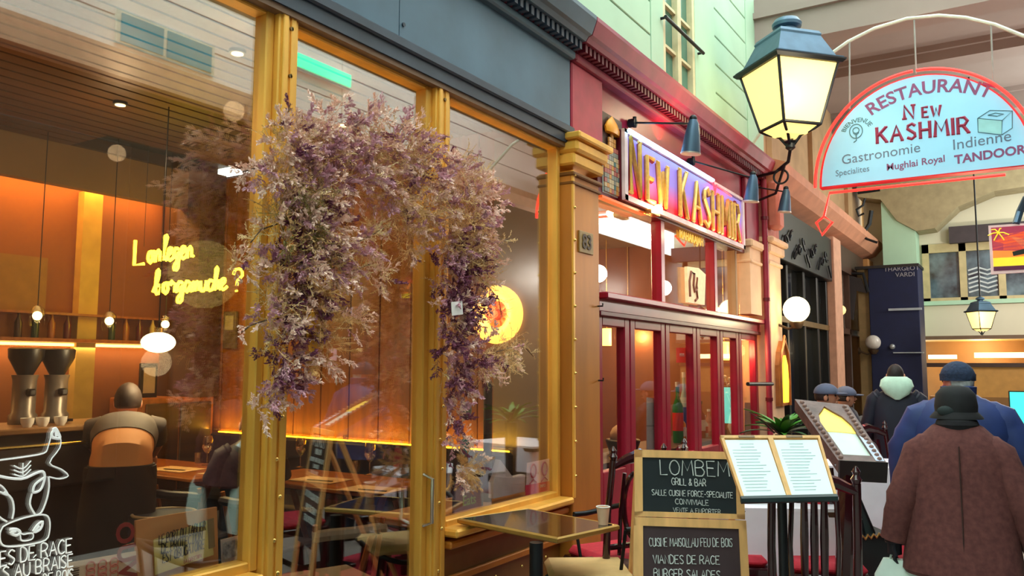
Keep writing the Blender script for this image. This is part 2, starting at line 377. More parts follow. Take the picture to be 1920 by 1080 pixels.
# gold frames: the three openings
def frame(root, name, y0,y1,z0,z1,t=.06,x0=-2.87,x1=-2.79,m=None):
    m = m or gold
    obj(name, B().bb(x0,x1,y0,y0+t,z0,z1,bev=.006), m, root, sm=False); obj(name, B().bb(x0,x1,y1-t,y1,z0,z1,bev=.006), m, root, sm=False)
    obj('rail', B().bb(x0,x1,y0+t,y1-t,z1-t,z1,bev=.006), m, root, sm=False); obj('rail', B().bb(x0,x1,y0+t,y1-t,z0,z0+t,bev=.006), m, root, sm=False)
def stud(root, pts, m=brass, r=.011):
    for p in pts: obj('stud', B().ball(p, r, 10), m, root)
w3 = struct('window_3', None, loc=(-2.8,.6,.8)); frame(w3,'stile',-1.45,2.415,.74,3.2,.045)
obj('pane', B().bb(-2.838,-2.832,-1.41,2.375,.78,3.16), GLASS, w3)
w4 = struct('door_1', None, loc=(-2.8,3.0,.05)); frame(w4,'stile',2.50,3.56,.05,3.2,.05)
obj('pane', B().bb(-2.838,-2.832,2.54,3.52,.09,3.16), GLASS, w4)
obj('handle', B().tube([(-2.79,3.53,.75),(-2.73,3.53,.77),(-2.73,3.53,1.0),(-2.79,3.53,1.02)],.010), mat('steel',(200,205,210),.25,.9), w4)
w5 = struct('window_4', None, loc=(-2.8,4.4,.7)); frame(w5,'stile',3.69,5.055,.70,3.2,.045)
obj('pane', B().bb(-2.838,-2.832,3.73,5.02,.74,3.17), GLASS, w5)
for nm,(a,b_) in (('gold_window_post',(2.415,2.53)),('slim_gold_window_post',(3.56,3.69))):
    p = thing(nm, 'riveted gold post between the two left panes, under the garland' if a<3 else 'slim riveted gold post left of the third bistro pane','post',(-2.77,(a+b_)/2,0))
    obj('shaft', B().bb(-2.86,-2.76,a,b_,0,3.22,bev=.006), gold, p, sm=False)
    c = (a+b_)/2
    obj('fillet', B().bb(-2.765,-2.745,a+.015,a+.045,0,3.22,bev=.004), gold, p, sm=False)
    obj('fillet', B().bb(-2.765,-2.752,b_-.05,b_-.02,0,3.22,bev=.003), gold, p, sm=False)
    for i,z in enumerate((.5,.72,.86,1.04,1.2,1.38)): stud(p,[(-2.755,c+(.02 if i%2 else -.005),z)])
    for z in (2.55,2.9,3.12): obj('screw', B().cyl((-2.76,c+.01,z),(-2.752,c+.01,z),.010,n=8), screwm, p)
sl = thing('gold_window_sill','gold moulded sill and panel below the third bistro pane','sill',(-2.75,4.4,0))
obj('sill_board', B().bb(-2.86,-2.68,3.69,5.055,.665,.71,bev=.012), gold, sl, sm=False)
obj('lower_moulding', B().bb(-2.86,-2.72,3.69,5.055,.60,.64,bev=.01), gold_d, sl, sm=False)
obj('panel', B().bb(-2.86,-2.80,3.69,5.055,0,.66), mat('bronze_panel',(120,84,34),.45,.3,.25,3), sl, sm=False)
obj('panel_frame', B().bb(-2.80,-2.77,3.69,5.055,.40,.44,bev=.006).bb(-2.80,-2.77,3.69,5.055,.0,.12), gold_d, sl, sm=False)
stud(sl,[(-2.765,3.9+i*.3,.35) for i in range(4)],r=.009)
sl2 = thing('gold_left_sill','gold sill board under the big left bistro pane','sill',(-2.75,.6,0))
obj('sill_board', B().bb(-2.86,-2.70,-1.5,2.385,.70,.745,bev=.012), gold, sl2, sm=False); obj('panel', B().bb(-2.86,-2.80,-1.5,2.385,0,.70), MATS['bronze_panel'], sl2, sm=False)
pl = thing('gold_pilaster','old gold pilaster with moulded capital between bistro and red restaurant','pilaster',(-2.7,5.36,0))
obj('shaft', B().bb(-2.9,-2.70,5.06,5.50,0,3.0,bev=.008), gold_d, pl, sm=False)
obj('stud_strip', B().bb(-2.72,-2.69,5.065,5.095,.7,3.0,bev=.004), gold, pl, sm=False)
stud(pl,[(-2.685,5.08,.85+i*.235) for i in range(10)])
obj('capital', B().bb(-2.9,-2.64,5.04,5.55,3.13,3.22,bev=.02).bb(-2.9,-2.67,5.05,5.53,3.04,3.13,bev=.015).bb(-2.9,-2.61,5.02,5.58,3.22,3.27,bev=.01), gold, pl, sm=False)
obj('neck_moulding', B().bb(-2.9,-2.675,5.05,5.52,2.96,2.99,bev=.008).bb(-2.9,-2.685,5.055,5.51,2.90,2.92,bev=.004), mat('brown_gold',(120,76,26),.5,.3), pl, sm=False)
hn = thing('house_number_plate','small grey enamel plate with number 83 on the gold pilaster','number plate',(-2.69,5.33,2.5))
obj('plate', B().bb(-2.70,-2.688,5.16,5.38,2.42,2.58,bev=.004), mat('worn_grey_plate',(158,128,76),.5), hn, sm=False)
text(hn,'83',.15,(-2.684,5.27,2.5),(0,1,0),(0,0,1),mat('plate_digits',(84,70,62),.6),bold=.003)
for z in (2.05,1.5): obj('hook', B().tube([(-2.70,5.47,z),(-2.66,5.47,z),(-2.66,5.47,z+.02)],.006), black, pl)

# ================================================================ CRIMSON RESTAURANT FRONT
rf = thing('crimson_shopfront','crimson wooden restaurant front of tall glazed doors under a wine-red cornice','shopfront',(-2.75,7.6,0))
obj('fascia_board', B().bb(-2.95,-2.78,5.14,10.05,3.22,3.86), red, rf, sm=False)
obj('fascia_end', B().bb(-2.78,-2.74,5.15,5.66,3.28,3.84,bev=.01), mat('pink_red_board',(176,44,70),.5), rf, sm=False)
obj('fascia_end', B().bb(-2.78,-2.73,9.46,10.0,3.0,3.84,bev=.01), redc, rf, sm=False)
cornice(rf,5.15,10.06,redc,redd,73)
TZ = 2.12
obj('transom', B().bb(-2.9,-2.68,5.6,10.0,TZ,TZ+.05,bev=.008).bb(-2.9,-2.75,5.6,10.0,TZ-.10,TZ), red, rf, sm=False)
for y in (5.6,6.93,8.42): obj('mullion', B().bb(-2.88,-2.78,y,y+(.09 if y>5.7 else .03),TZ+.05,3.0,bev=.006), red, rf, sm=False)
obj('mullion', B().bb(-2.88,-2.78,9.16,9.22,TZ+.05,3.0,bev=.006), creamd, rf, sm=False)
obj('top_rail', B().bb(-2.9,-2.76,5.6,9.45,2.93,3.22), redd, rf, sm=False)
for a,b_ in ((5.63,6.93),(7.02,8.42),(8.51,9.16),(9.22,9.45)): obj('upper_pane', B().bb(-2.835,-2.829,a,b_,TZ+.05,2.95), GLASS_D, rf)
# folding door leaves
ys = [5.60,6.22,7.0,7.82,8.55,9.22,9.98]
for i,(a,b_) in enumerate(zip(ys,ys[1:])):
    d = obj('door_leaf', B().bb(-2.86,-2.78,a+.01,a+.11,.04,TZ-.1,bev=.008).bb(-2.86,-2.78,b_-.10,b_-.004,.04,TZ-.1,bev=.008).bb(-2.86,-2.78,a+.11,b_-.10,TZ-.2,TZ-.1,bev=.006).bb(-2.86,-2.78,a+.11,b_-.10,.04,.80,bev=.006), red, rf, sm=False)
    obj('pane', B().bb(-2.825,-2.819,a+.10,b_-.09,.78,TZ-.19), GLASS_D if i else GLASS_D, d)
obj('door_head', B().bb(-2.9,-2.74,5.6,10.0,TZ-.13,TZ-.09,bev=.006), redd, rf, sm=False)
# cream pilaster, pipe
cp = thing('cream_pilaster','cream stone pilaster with moulded capital right of the red shopfront','pilaster',(-2.7,10.2,0))
obj('shaft', B().bb(-3.0,-2.70,9.46,9.92,TZ+.1,3.0).bb(-3.0,-2.64,10.06,10.62,0,3.05,bev=.01), cream, cp, sm=False)
obj('capital', B().bb(-3,-2.60,10.0,10.7,3.0,3.12,bev=.02).bb(-3,-2.62,10.03,10.66,2.86,2.91,bev=.01).bb(-3,-2.56,9.98,10.74,3.12,3.2,bev=.02).bb(-3,-2.66,9.44,9.94,3.0,3.1,bev=.02).bb(-3,-2.68,9.45,9.93,2.82,2.86,bev=.01), cream, cp, sm=False)
obj('upper_block', B().bb(-3,-2.66,10.02,10.66,3.2,3.95), mat('dusty_pink_stone',(200,120,104),.7), cp, sm=False)
obj('bracket_scroll', B().bb(-2.66,-2.5,10.06,10.32,3.3,3.9,bev=.04), MATS['dusty_pink_stone'], cp)
dp = thing('drain_pipe','thin wine-red drain pipe beside the cream pilaster','pipe',(-2.66,9.99,0)); obj('tube', B().cyl((-2.66,9.99,0),(-2.66,9.99,3.9),.035,n=12), redc, dp)
for z in (1.2,2.4,3.4): obj('clip', B().cyl((-2.66,9.99,z),(-2.66,9.99,z+.04),.045,n=12), redd, dp)

# sign board NEW KASHMIR
sg = thing('restaurant_sign_board','large violet and red lit sign board with gold lettering and white border','sign',(-2.6,7.75,2.95))
sgy0,sgy1,sgz0,sgz1 = 5.96,9.26,2.945,3.534
obj('case', B().bb(-2.78,-2.72,sgy0,sgy1,sgz0,sgz1,bev=.01), redd, sg, sm=False)
fm = bpy.data.materials.new('lit_violet_face'); fm.use_nodes = True; nt = fm.node_tree; bs = nt.nodes['Principled BSDF']
tc = nt.nodes.new('ShaderNodeTexCoord'); sx_ = nt.nodes.new('ShaderNodeSeparateXYZ'); cr = nt.nodes.new('ShaderNodeValToRGB'); nt.links.new(tc.outputs['Generated'], sx_.inputs[0])
nt.links.new(sx_.outputs['Z'], cr.inputs[0]); cr.color_ramp.elements[0].color = lin((214,20,40)); cr.color_ramp.elements[0].position=.12; cr.color_ramp.elements[1].color = lin((130,110,190)); cr.color_ramp.elements[1].position=.55
nt.links.new(cr.outputs[0], bs.inputs['Base Color']); nt.links.new(cr.outputs[0], bs.inputs['Emission Color']); bs.inputs['Emission Strength'].default_value = .45
obj('face', B().bb(-2.72,-2.712,sgy0+.04,sgy1-.04,sgz0+.04,sgz1-.04), fm, sg, sm=False)
bord = mat('white_border',(236,214,220),.5)
obj('border', B().bb(-2.72,-2.69,sgy0,sgy0+.06,sgz0,sgz1), bord, sg, sm=False); obj('border', B().bb(-2.72,-2.69,sgy1-.06,sgy1,sgz0,sgz1), bord, sg, sm=False)
obj('border', B().bb(-2.72,-2.69,sgy0,sgy1,sgz0,sgz0+.045), bord, sg, sm=False); obj('border', B().bb(-2.72,-2.69,sgy0,sgy1,sgz1-.03,sgz1), bord, sg, sm=False)
goldl = mat('gold_letter',(240,188,92),.35,.3,.2,20,.2); goldl2 = mat('red_letter_edge',(130,20,30),.4)
GAP[0]=.16
def gold_word(s, y0, y1, h, z, x=-2.695):
    tot = sum(adv(c) for c in s); sxx = (y1-y0)/(tot*h)
    b = B(); b2 = B()
    script(b2, s, h, (x-.012,y0+.02,z-.008),(0,1,0),(0,0,1), .026, sx=sxx, n=6)
    script(b, s, h, (x+.01,y0,z),(0,1,0),(0,0,1), .020, sx=sxx, n=6, serif=.10)
    obj('lettering', b2, goldl2, sg); obj('lettering', b, goldl, sg)
yy=lambda px: at(px,400,0,-2.685).y
gold_word('N', yy(1184),yy(1210), .46, 3.02); gold_word('EW', yy(1214),yy(1260), .38, 3.02)
gold_word('K', yy(1276),yy(1296), .44, 3.01); gold_word('ASHMIR', yy(1300),yy(1391), .40, 3.01)
GAP[0]=0
obj('neon_tube', B().tube([(-2.67,6.0,3.52),(-2.67,8.1,3.52)],.017), mat('ice_blue_neon',(150,210,255),.3,emit=5), sg)
obj('neon_tube', B().tube([(-2.67,8.1,3.52),(-2.67,8.15,3.38),(-2.67,8.2,3.49),(-2.67,8.7,3.46)],.008), mat('red_neon',(255,30,40),.3,emit=4), sg)
obj('lamp_glow_bulb', B().ball((-2.65,6.55,2.96),.04,12), mat('warm_bulb',(255,226,150),.3,emit=14), sg)
light('sign_bulb','POINT',(-2.57,6.55,2.97),2.5,(1,.8,.45),.04); light('sign_bulb','POINT',(-2.45,7.75,2.93),1.6,(1,.8,.5),.04)
light('red_neon_light','AREA',(-2.6,6.9,3.68),6,(1,.12,.08),1.8,rot=(PI,0,0),sy=.05)
obj('hanging_clip', B().bb(-2.72,-2.65,6.4,6.6,2.90,2.94,bev=.005), brass, sg)
# stained panel to its left
mp_ = thing('mosaic_panel','narrow coloured mosaic panel with gold crown shape left of the lit sign','panel',(-2.76,5.85,2.93))
obj('frame', B().bb(-2.79,-2.765,5.66,6.07,2.93,3.62), mat('dark_brown_wood',(70,42,32),.5), mp_, sm=False)
obj('backing', B().bb(-2.765,-2.755,5.68,6.0,2.96,3.3), mat('pale_blue_tile',(176,202,206),.4,0,.15,30), mp_, sm=False)
mc = [mat('mosaic_%s'%n,c,.4) for n,c in (('ochre',(214,150,70)),('grey',(150,150,140)),('rose',(190,110,100)),('sand',(212,190,150)),('teal',(90,130,130)))]
mm_ = {}
for i in range(7):
    for k in range(13):
        wd = .15*math.sin(min(1,(13-k)/8)*PI/2)
        y = 5.84+(i-3)*.042; z = 2.99+k*.038
        if abs(i-3)*.042 > wd: continue
        c = mc[(i*5+k*3+rnd.randrange(3))%5] if k<10 else mc[0]
        if c.name not in mm_:
            me = B(local=True).box((0,0,0),(.014,.037,.034)).mesh('tessera'); me.materials.append(c); mm_[c.name]=me
        inst('tessera', mm_[c.name], mp_, (-2.749,y,z))
obj('crown', B().lathe([(.0,0),(.12,0),(.13,.04),(.09,.09),(.03,.13),(.0,.15)],(-2.745,5.84,3.46),n=14,sx=.25), mat('crown_gold',(240,160,30),.4,.2), mp_)
obj('ledge', B().bb(-2.79,-2.73,5.62,6.5,2.905,2.925), mat('orange_trim',(226,96,40),.5,emit=.3), mp_, sm=False)
# plaque and yellow lettering on the upper pane
pq = thing('carved_plaque','cream carved plaque with a looping figure behind the upper red pane','plaque',(-2.84,7.78,2.3))
pp = [at(1283,500,0,-2.81),at(1305,503,0,-2.81),at(1318,515,0,-2.81),at(1316,572,0,-2.81),at(1285,567,0,-2.81)]
obj('plate', B().prism(pp,(1,0,0),.03), mat('aged_cream',(232,206,160),.6,0,.12,20,emit=.25), pq, sm=False)
cb = B(); c0 = (at(1300,535,0,-2.775)); 
cb.tube([c0+Vector((0,y,z)) for y,z in ((-.10,-.12),(-.11,.03),(-.06,.13),(.03,.12),(.0,.0),(.03,-.06),(.10,-.02),(.11,.08),(.08,-.02),(.11,-.12),(.04,-.15))],.014,6); obj('carving', cb, mat('carving_brown',(140,80,60),.6), pq)
gt = thing('gold_window_lettering','small gold transfer lettering at the top of the upper red pane','lettering',(-2.82,7.6,2.75))
text(gt,'MAHARAJAH',.12,at(1297,447,0,-2.815),(0,1,0),(0,0,1),mat('yellow_gold',(226,180,50),.5,emit=.3),bold=.004)
# spotlights
def spot(label, a, bpt, s=1):
    t = thing('swing_arm_spotlight', label, 'spotlight', tuple(a), 0, 'spotlights over the red sign')
    obj('arm', B().tube([a,bpt],.012*s), black, t); obj('wall_plate', B().cyl(a-Vector((.05,0,0)),a+Vector((.01,0,0)),.05*s,n=14).cyl(a-Vector((0,0,.04)),a+Vector((0,0,.05)),.022*s), black, t)
    d = (Vector((-.12,.02,-1))).normalized(); mts = mat('blue_grey_metal',(66,92,116),.4,.4)
    h = obj('lamp_head', B().tube([bpt+Vector((0,0,.05)),bpt,bpt+d*.14*s,bpt+d*.32*s],[.03*s,.06*s,.085*s,.105*s],16), mts, t)
    obj('rim', B().tube([bpt+d*.32*s,bpt+d*.335*s],[.11*s,.11*s],16), mat('pale_rim',(210,200,190),.3,.6), h)
    obj('knuckle', B().ball(bpt+Vector((0,0,.04)),.045*s,12), black, t)
spot('leftmost blue-grey spotlight on a swing arm above the letters NEW', at(1190,230,0,-2.72), at(1300,232,0,-2.2), .74)
spot('middle blue-grey spotlight on a swing arm above the letters KASHMIR', at(1300,302,0,-2.72), at(1412,334,0,-2.25), .72)
spot('rightmost small spotlight at the end of the red cornice', at(1412,350,0,-2.70), at(1474,360,0,-2.32), .72)
# globe lamp
GP = Vector((-2.42,10.45,2.32))
def globe(label, p, r, lit=True):
    t = thing('globe_wall_lamp', label, 'lamp', tuple(p-Vector((0,0,r*1.3))), 0)
    obj('globe', B().ball(p,r,24), mat('lit_opal_glass',(255,236,170),.3,0,.02,2,emit=2.6) if lit else mat('unlit_opal_glass',(190,186,180),.3), t)
    obj('holder', B().lathe([(.01,-.09),(.05,-.08),(.085,-.03),(.09,0)],p-Vector((0,0,r*.98)),n=16), mat('aged_bronze',(74,58,42),.4,.6), t)
    obj('bracket_arm', B().tube([p-Vector((0,0,r+.04)),p-Vector((.1,0,r+.08)),p-Vector((.24,0,r+.02))],.016), MATS['aged_bronze'], t)
    obj('back_plate', B().cyl(p-Vector((.25,0,r+.02)),p-Vector((.22,0,r+.02)),.06,n=16), MATS['aged_bronze'], t)
globe('lit yellow-white globe wall lamp on the cream pilaster', GP, .16); light('globe_light','POINT',GP+Vector((.2,-.12,-.05)),10,(1,.82,.5),.12)
# ================================================================ INSIDE THE BISTRO
wi = mat('brown_plaster',(128,74,34),.7,0,.15,1)
wb_ = struct('wall_bistro_back', B().bb(-7.6,-7.4,-1.5,5.3,0,3.5), wi)
struct('wall_bistro_left', B().bb(-7.5,-2.9,-1.6,-1.5,0,3.5), wi)
wp = struct('wall_bistro_side', B().bb(-7.5,-2.9,5.32,5.42,0,3.5), mat('dark_wall',(60,36,22),.6))
for i in range(13):
    x = -7.4+i*.34
    if x+.34>-3.2: continue
    obj('panel', B().bb(x,x+.33,5.295,5.32,0,3.48,bev=.004), woodw, wp, sm=False)
obj('panel', B().bb(-3.5,-2.95,5.27,5.32,0,3.4), mat('grey_taupe_panel',(122,112,98),.7,0,.08,1.5), wp, sm=False)
cl = struct('ceiling_bistro', B().bb(-6.9,-2.9,-1.5,3.75,3.5,3.6).bb(-6.4,-2.9,3.75,5.3,3.5,3.6).bb(-7.5,-6.9,-1.5,5.3,3.5,3.6), mat('ceiling_dark',(50,32,22),.8))
for i in range(27):
    x = -6.85+i*.145
    obj('slat', B().bb(x,x+.12,-1.5,5.3 if x>-6.4 else 3.75,3.47,3.5), woodc, cl, sm=False)
obj('hatch', B().bb(-6.92,-6.38,3.7,5.32,3.60,3.64), mat('deep_blue_black',(16,18,34),.6), cl, sm=False)
struct('trim_7', B().bb(-7.05,-6.95,-1.5,5.3,3.14,3.5), mat('bulkhead_brown',(120,96,66),.7,0,.1,1))
cv = mat('cove_light',(255,150,30),.5,emit=7)
t = thing('cove_strip_light','orange strip light hidden behind the ceiling edge of the bistro','light',(-7.1,1.9,3.3))
obj('strip', B().bb(-7.10,-7.06,-1.4,5.28,3.38,3.42), cv, t); obj('tray', B().bb(-7.1,-7.05,-1.4,5.28,3.35,3.375), blackp, t)
light('cove','AREA',(-7.22,1.9,3.3),60,(1,.45,.08),6.4,rot=(0,math.radians(-12),PI/2) if False else (0,0,PI/2),sy=.12)
# back wall furniture: pale post, shelf, counter, pendants
obj('post', B().bb(-7.4,-7.3,4.16,4.34,0,3.2), mat('pale_ochre_post',(190,160,84),.6), wb_, sm=False)
obj('panel', B().bb(-7.4,-7.37,1.0,3.9,2.05,2.55), mat('olive_panel',(130,96,40),.6), wb_, sm=False)
sh = thing('back_bar_shelf','long wooden back bar shelf with warm light beneath it','shelf',(-7.25,3.3,1.8))
obj('board', B().bb(-7.4,-7.1,1.0,5.25,1.80,1.83), woodt, sh, sm=False); obj('upper_board', B().bb(-7.4,-7.2,1.0,5.25,2.04,2.06), woodt, sh, sm=False)
obj('light_strip', B().bb(-7.38,-7.34,1.0,5.25,1.77,1.795), mat('amber_strip',(255,190,90),.5,emit=5), sh)
light('shelf_glow','AREA',(-7.3,3.1,1.76),10,(1,.62,.25),4.2,rot=(0,0,PI/2),sy=.08)
for i,(px,py) in enumerate(((70,592),(205,602),(310,608))):
    p = at(px,py,0,-6.6)
    t = thing('small_bar_pendant',['small warm glass pendant at the left end over the bar','small warm glass pendant in front of the pale post','small warm glass pendant above the white oval lamp'][i],'lamp',tuple(p-Vector((0,0,.08))),0,'small pendants over the bar')
    obj('shade', B().lathe([(.03,.08),(.055,.05),(.06,-.04),(.05,-.08)],p,n=14), CLEAR, t)
    obj('bulb', B().ball(p,.035,10), mat('amber_bulb',(255,214,130),.3,emit=9), t)
    obj('cord', B().tube([p+Vector((0,0,.08)),(p.x,p.y,3.6)],.004,5), black, t)
bottle_cols = [(60,40,20),(36,60,30),(150,90,30),(90,30,20),(200,170,110)]
WB=iter(['leftmost','second from left','third from left','fourth from left','middle','sixth from left','seventh from left','third from right','second from right','rightmost','last','end'])
for i in range(12):
    y = 3.62+i*.14; 
    if 4.1<y<4.4: continue
    b = B().lathe([(.03,0),(.032,.13),(.012,.18),(.012,.22)],(-7.25,y,1.83),n=10); h=b
    tag(obj('bottle', b, mat('bottle_%d'%(i%5),bottle_cols[i%5],.2)), ['dark brown','dark green','amber','red-brown','pale straw'][i%5]+' bottle, '+next(WB)+' in the row on the back bar shelf','bottle','bottles on the back bar shelf')
ct = thing('bar_counter','dark bar counter with a pale stone top at the left of the bistro','counter',(-5.7,1.3,0))
obj('front', B().bb(-6.1,-5.55,-1.2,3.75,0,1.15), mat('charcoal_brown_front',(72,62,60),.6,0,.1,3), ct, sm=False)
obj('top', B().bb(-6.2,-5.5,-1.25,3.8,1.15,1.19,bev=.008), mat('counter_top',(150,110,70),.3), ct, sm=False)
obj('rail', B().tube([(-5.42,-1.2,1.08),(-5.42,3.7,1.08)],.012), brass, ct)
for i,(px,lab) in enumerate(((42,'left coffee grinder with dark hopper on the bar counter'),(102,'right coffee grinder with dark hopper on the bar counter'))):
    p = at(px,790,0,-5.95); p.z = 1.19
    t = thing('coffee_grinder',lab,'grinder',tuple(p),0,'coffee grinders on the bar')
    obj('body', B(1).lathe([(.09,0),(.09,.06),(.075,.08),(.075,.30),(.085,.34)],n=16), mat('grinder_grey',(120,112,104),.35,.4), t)
    obj('hopper', B(1).lathe([(.05,.34),(.11,.46),(.115,.52),(.10,.53)],n=16), blackp, t)
    obj('spout', B(1).box((.09,0,.22),(.06,.05,.05),bev=.01), blackp, t); obj('tray', B(1).box((.10,0,.02),(.10,.10,.02)), blackp, t)
em = thing('espresso_machine','low steel espresso machine on the bar counter','machine',(-5.9,2.35,1.19))
obj('body', B().bb(-6.1,-5.75,2.0,2.6,1.25,1.55,bev=.03), mat('warm_steel',(190,140,80),.3,.7), em); obj('base', B().bb(-6.1,-5.68,1.98,2.62,1.19,1.25,bev=.01), blackp, em)
for y in (2.15,2.4): obj('group_head', B().cyl((-5.72,y,1.36),(-5.72,y,1.44),.035).cyl((-5.72,y,1.38),(-5.58,y,1.38),.012), blackp, em)
# pastry stack / plate on counter, white cups
for i,(px,py) in enumerate(((215,775),(222,775))): pass
for i,y in enumerate((2.9,3.0,3.12)):
    t = tag(obj('white_cup', B().lathe([(.025,0),(.04,.03),(.042,.06),(.036,.06),(.022,.01)],(-5.62,y,1.19),n=14), white),['left','middle','right'][i]+' white cup of three standing on the bar counter','cup','cups on the bar')
wlt = thing('cabinet_poster','small framed notice on the dark corner by the back bar','poster',(-6.95,5.1,2.0))
q = at(433,615,1,5.28); obj('frame', B().bb(q.x-.09,q.x+.09,5.26,5.29,q.z-.2,q.z+.16,bev=.004), mat('notice_frame',(90,80,72),.5), wlt); obj('picture', B().bb(q.x-.06,q.x+.06,5.255,5.26,q.z-.02,q.z+.12), mat('notice_face',(150,146,130),.6), wlt)
# shelf unit near corner with boxes
cab = thing('low_back_cabinet','low wooden cabinet with framed pictures near the banquette corner','cabinet',(-6.9,4.9,0))
obj('body', B().bb(-7.3,-6.8,4.5,5.28,0,1.3,bev=.01), woodt, cab, sm=False); obj('door', B().bb(-6.8,-6.78,4.54,4.88,.1,1.25,bev=.006), woodc, cab); obj('door', B().bb(-6.8,-6.78,4.9,5.24,.1,1.25,bev=.006), woodc, cab)
for i,(y,h,lab) in enumerate(((4.7,.32,'taller framed picture standing on the low back cabinet'),(5.1,.22,'smaller framed picture standing on the low back cabinet'))):
    t = thing('framed_picture',lab,'picture',(-7.0,y,1.3)); obj('frame', B().bb(-7.03,-7.0,y-.09,y+.09,1.3,1.3+h,bev=.004), blackp, t); obj('print', B().bb(-7.0,-6.995,y-.06,y+.06,1.34,1.26+h), mat('print_grey',(170,150,130),.6), t)
# banquette along the wood wall, with light behind it
bq = thing('banquette','long dark navy leather banquette along the wood wall','bench',(-5.4,5.0,0))
obj('backrest', B().bb(-6.7,-3.3,5.16,5.26,.42,.96,bev=.02), darkblue, bq); obj('seat', B().bb(-6.7,-3.3,4.75,5.2,.30,.47,bev=.03), darkblue, bq); obj('base', B().bb(-6.7,-3.35,4.82,5.26,0,.30), blackp, bq)
obj('light_strip', B().bb(-6.7,-3.35,5.265,5.285,.94,.965), mat('yellow_strip',(255,186,20),.5,emit=13), bq)
light('bench_glow','AREA',(-5.2,5.20,.99),9,(1,.55,.05),3.9,rot=(PI,0,0),sy=.03)
# corner: darker pillar between back wall and wood wall
struct('trim_8', B().bb(-7.3,-6.75,5.0,5.29,1.3,3.5), mat('dim_umber',(66,40,26),.6,0,.15,3))
# ceiling globe and lamps
def pend(p, label, rx, rz_):
    t = thing('oval_pendant_lamp',label,'lamp',tuple(p-Vector((0,0,rz_)))); obj('shade', B().ball(p,1,24,sc=(rx,rx,rz_)), mat('oval_lamp_glass',(255,240,180),.3,0,.02,2,emit=3.2), t)
    obj('cord', B().tube([p+Vector((0,0,rz_)),(p.x,p.y,3.48)],.005,5), black, t); obj('cap', B().cyl(p+Vector((0,0,rz_*.95)),p+Vector((0,0,rz_+.03)),.03), brass, t); return t
PLp = at(297,642,0,-5.2); pend(PLp,'white glowing oval pendant lamp hanging left of the garland',.115,.072); light('pendant','POINT',PLp-Vector((0,0,.14)),18,(1,.75,.4),.1)
rgp = at(937,590,1,5.27)
rg = thing('ring_wall_lamp','round glowing amber ring lamp on the grey panel right of the garland','lamp',tuple(rgp))
obj('ring', B().torus(rgp+Vector((0,-.04,0)),.165,.062,'Y',36,12), mat('amber_glass_ring',(255,196,90),.35,0,.05,3,emit=2.0,ecol=(255,176,70)), rg)
obj('dish', B().tube([rgp+Vector((0,.0,0)),rgp+Vector((0,-.02,0))],[.14,.13],28), mat('amber_dish',(206,96,24),.3,.3,emit=.25), rg)
obj('hub', B().tube([rgp+Vector((0,-.02,0)),rgp+Vector((0,-.07,0))],[.045,.03],16), mat('hub_brown',(130,60,30),.4,.5), rg)
for k in range(10):
    a = 2*PI*k/10; obj('flute', B().tube([rgp+Vector((.05*math.cos(a),-.03,.05*math.sin(a))),rgp+Vector((.12*math.cos(a),-.04,.12*math.sin(a)))],.008,5), MATS['amber_dish'], rg)
light('ring_light','POINT',rgp+Vector((0,-.22,0)),5,(1,.6,.25),.1)
# warm fill of the room comes from added ceiling spots, put in to light it
for i,(x,y) in enumerate(((-3.9,3.1),(-5.4,3.3),(-4.2,1.2),(-5.6,1.2),(-4.4,4.5))):
    t = thing('added_downlight','added fill downlight in the slatted ceiling, %s'%['above the near end of the laid table','above the far laid table','nearest the front glass at left','above the bar counter','close to the wood wall'][i],'lamp',(x,y,3.44))
    obj('can', B().cyl((x,y,3.45),(x,y,3.49),.05), blackp, t); obj('lens', B().cyl((x,y,3.445),(x,y,3.45),.035), mat('downlight_lens',(255,220,160),.4,emit=2), t)
    light('downlight','POINT',(x,y,3.1),[4.5,5,6,6,2.5][i],(1,.66,.34),.06)
light('ceiling_wash','AREA',(-4.6,2.6,2.0),5,(1,.5,.12),.5,rot=(PI,0,0))
# neon script
nn = thing('neon_script','yellow neon handwriting in two lines hanging inside the bistro','neon sign',(-6.3,4.6,2.3))
ny = mat('yellow_neon',(255,222,50),.3,emit=6.5,ecol=(255,214,40)); Y3=(0,1,0); Z3=(0,0,1)
a = at(252,497,0,-6.3); b1 = at(362,483,0,-6.3)
obj('upper_line', script(B(),'Lonlegen',.21,a,(b1-a),Z3,.0145,wid=(b1-a).length), ny, nn)
a = at(290,552,0,-6.3); b1 = at(425,543,0,-6.3)
obj('lower_line', script(B(),'borgamuche',.20,a,(b1-a),Z3,.0145,wid=(b1-a).length), ny, nn)
a = at(437,546,0,-6.3); obj('question_mark', script(B(),'?',.21,a,(0,1,0),Z3,.014,wid=.14), ny, nn)
for px,top in ((270,462),(350,462),(300,520),(440,512)):
    p = at(px,top,0,-6.32); obj('hanging_wire', B().tube([p,(p.x,p.y,3.48)],.0025,4), black, nn)
light('neon_light','POINT',(-6.1,4.6,2.4),5,(1,.8,.2),.3)

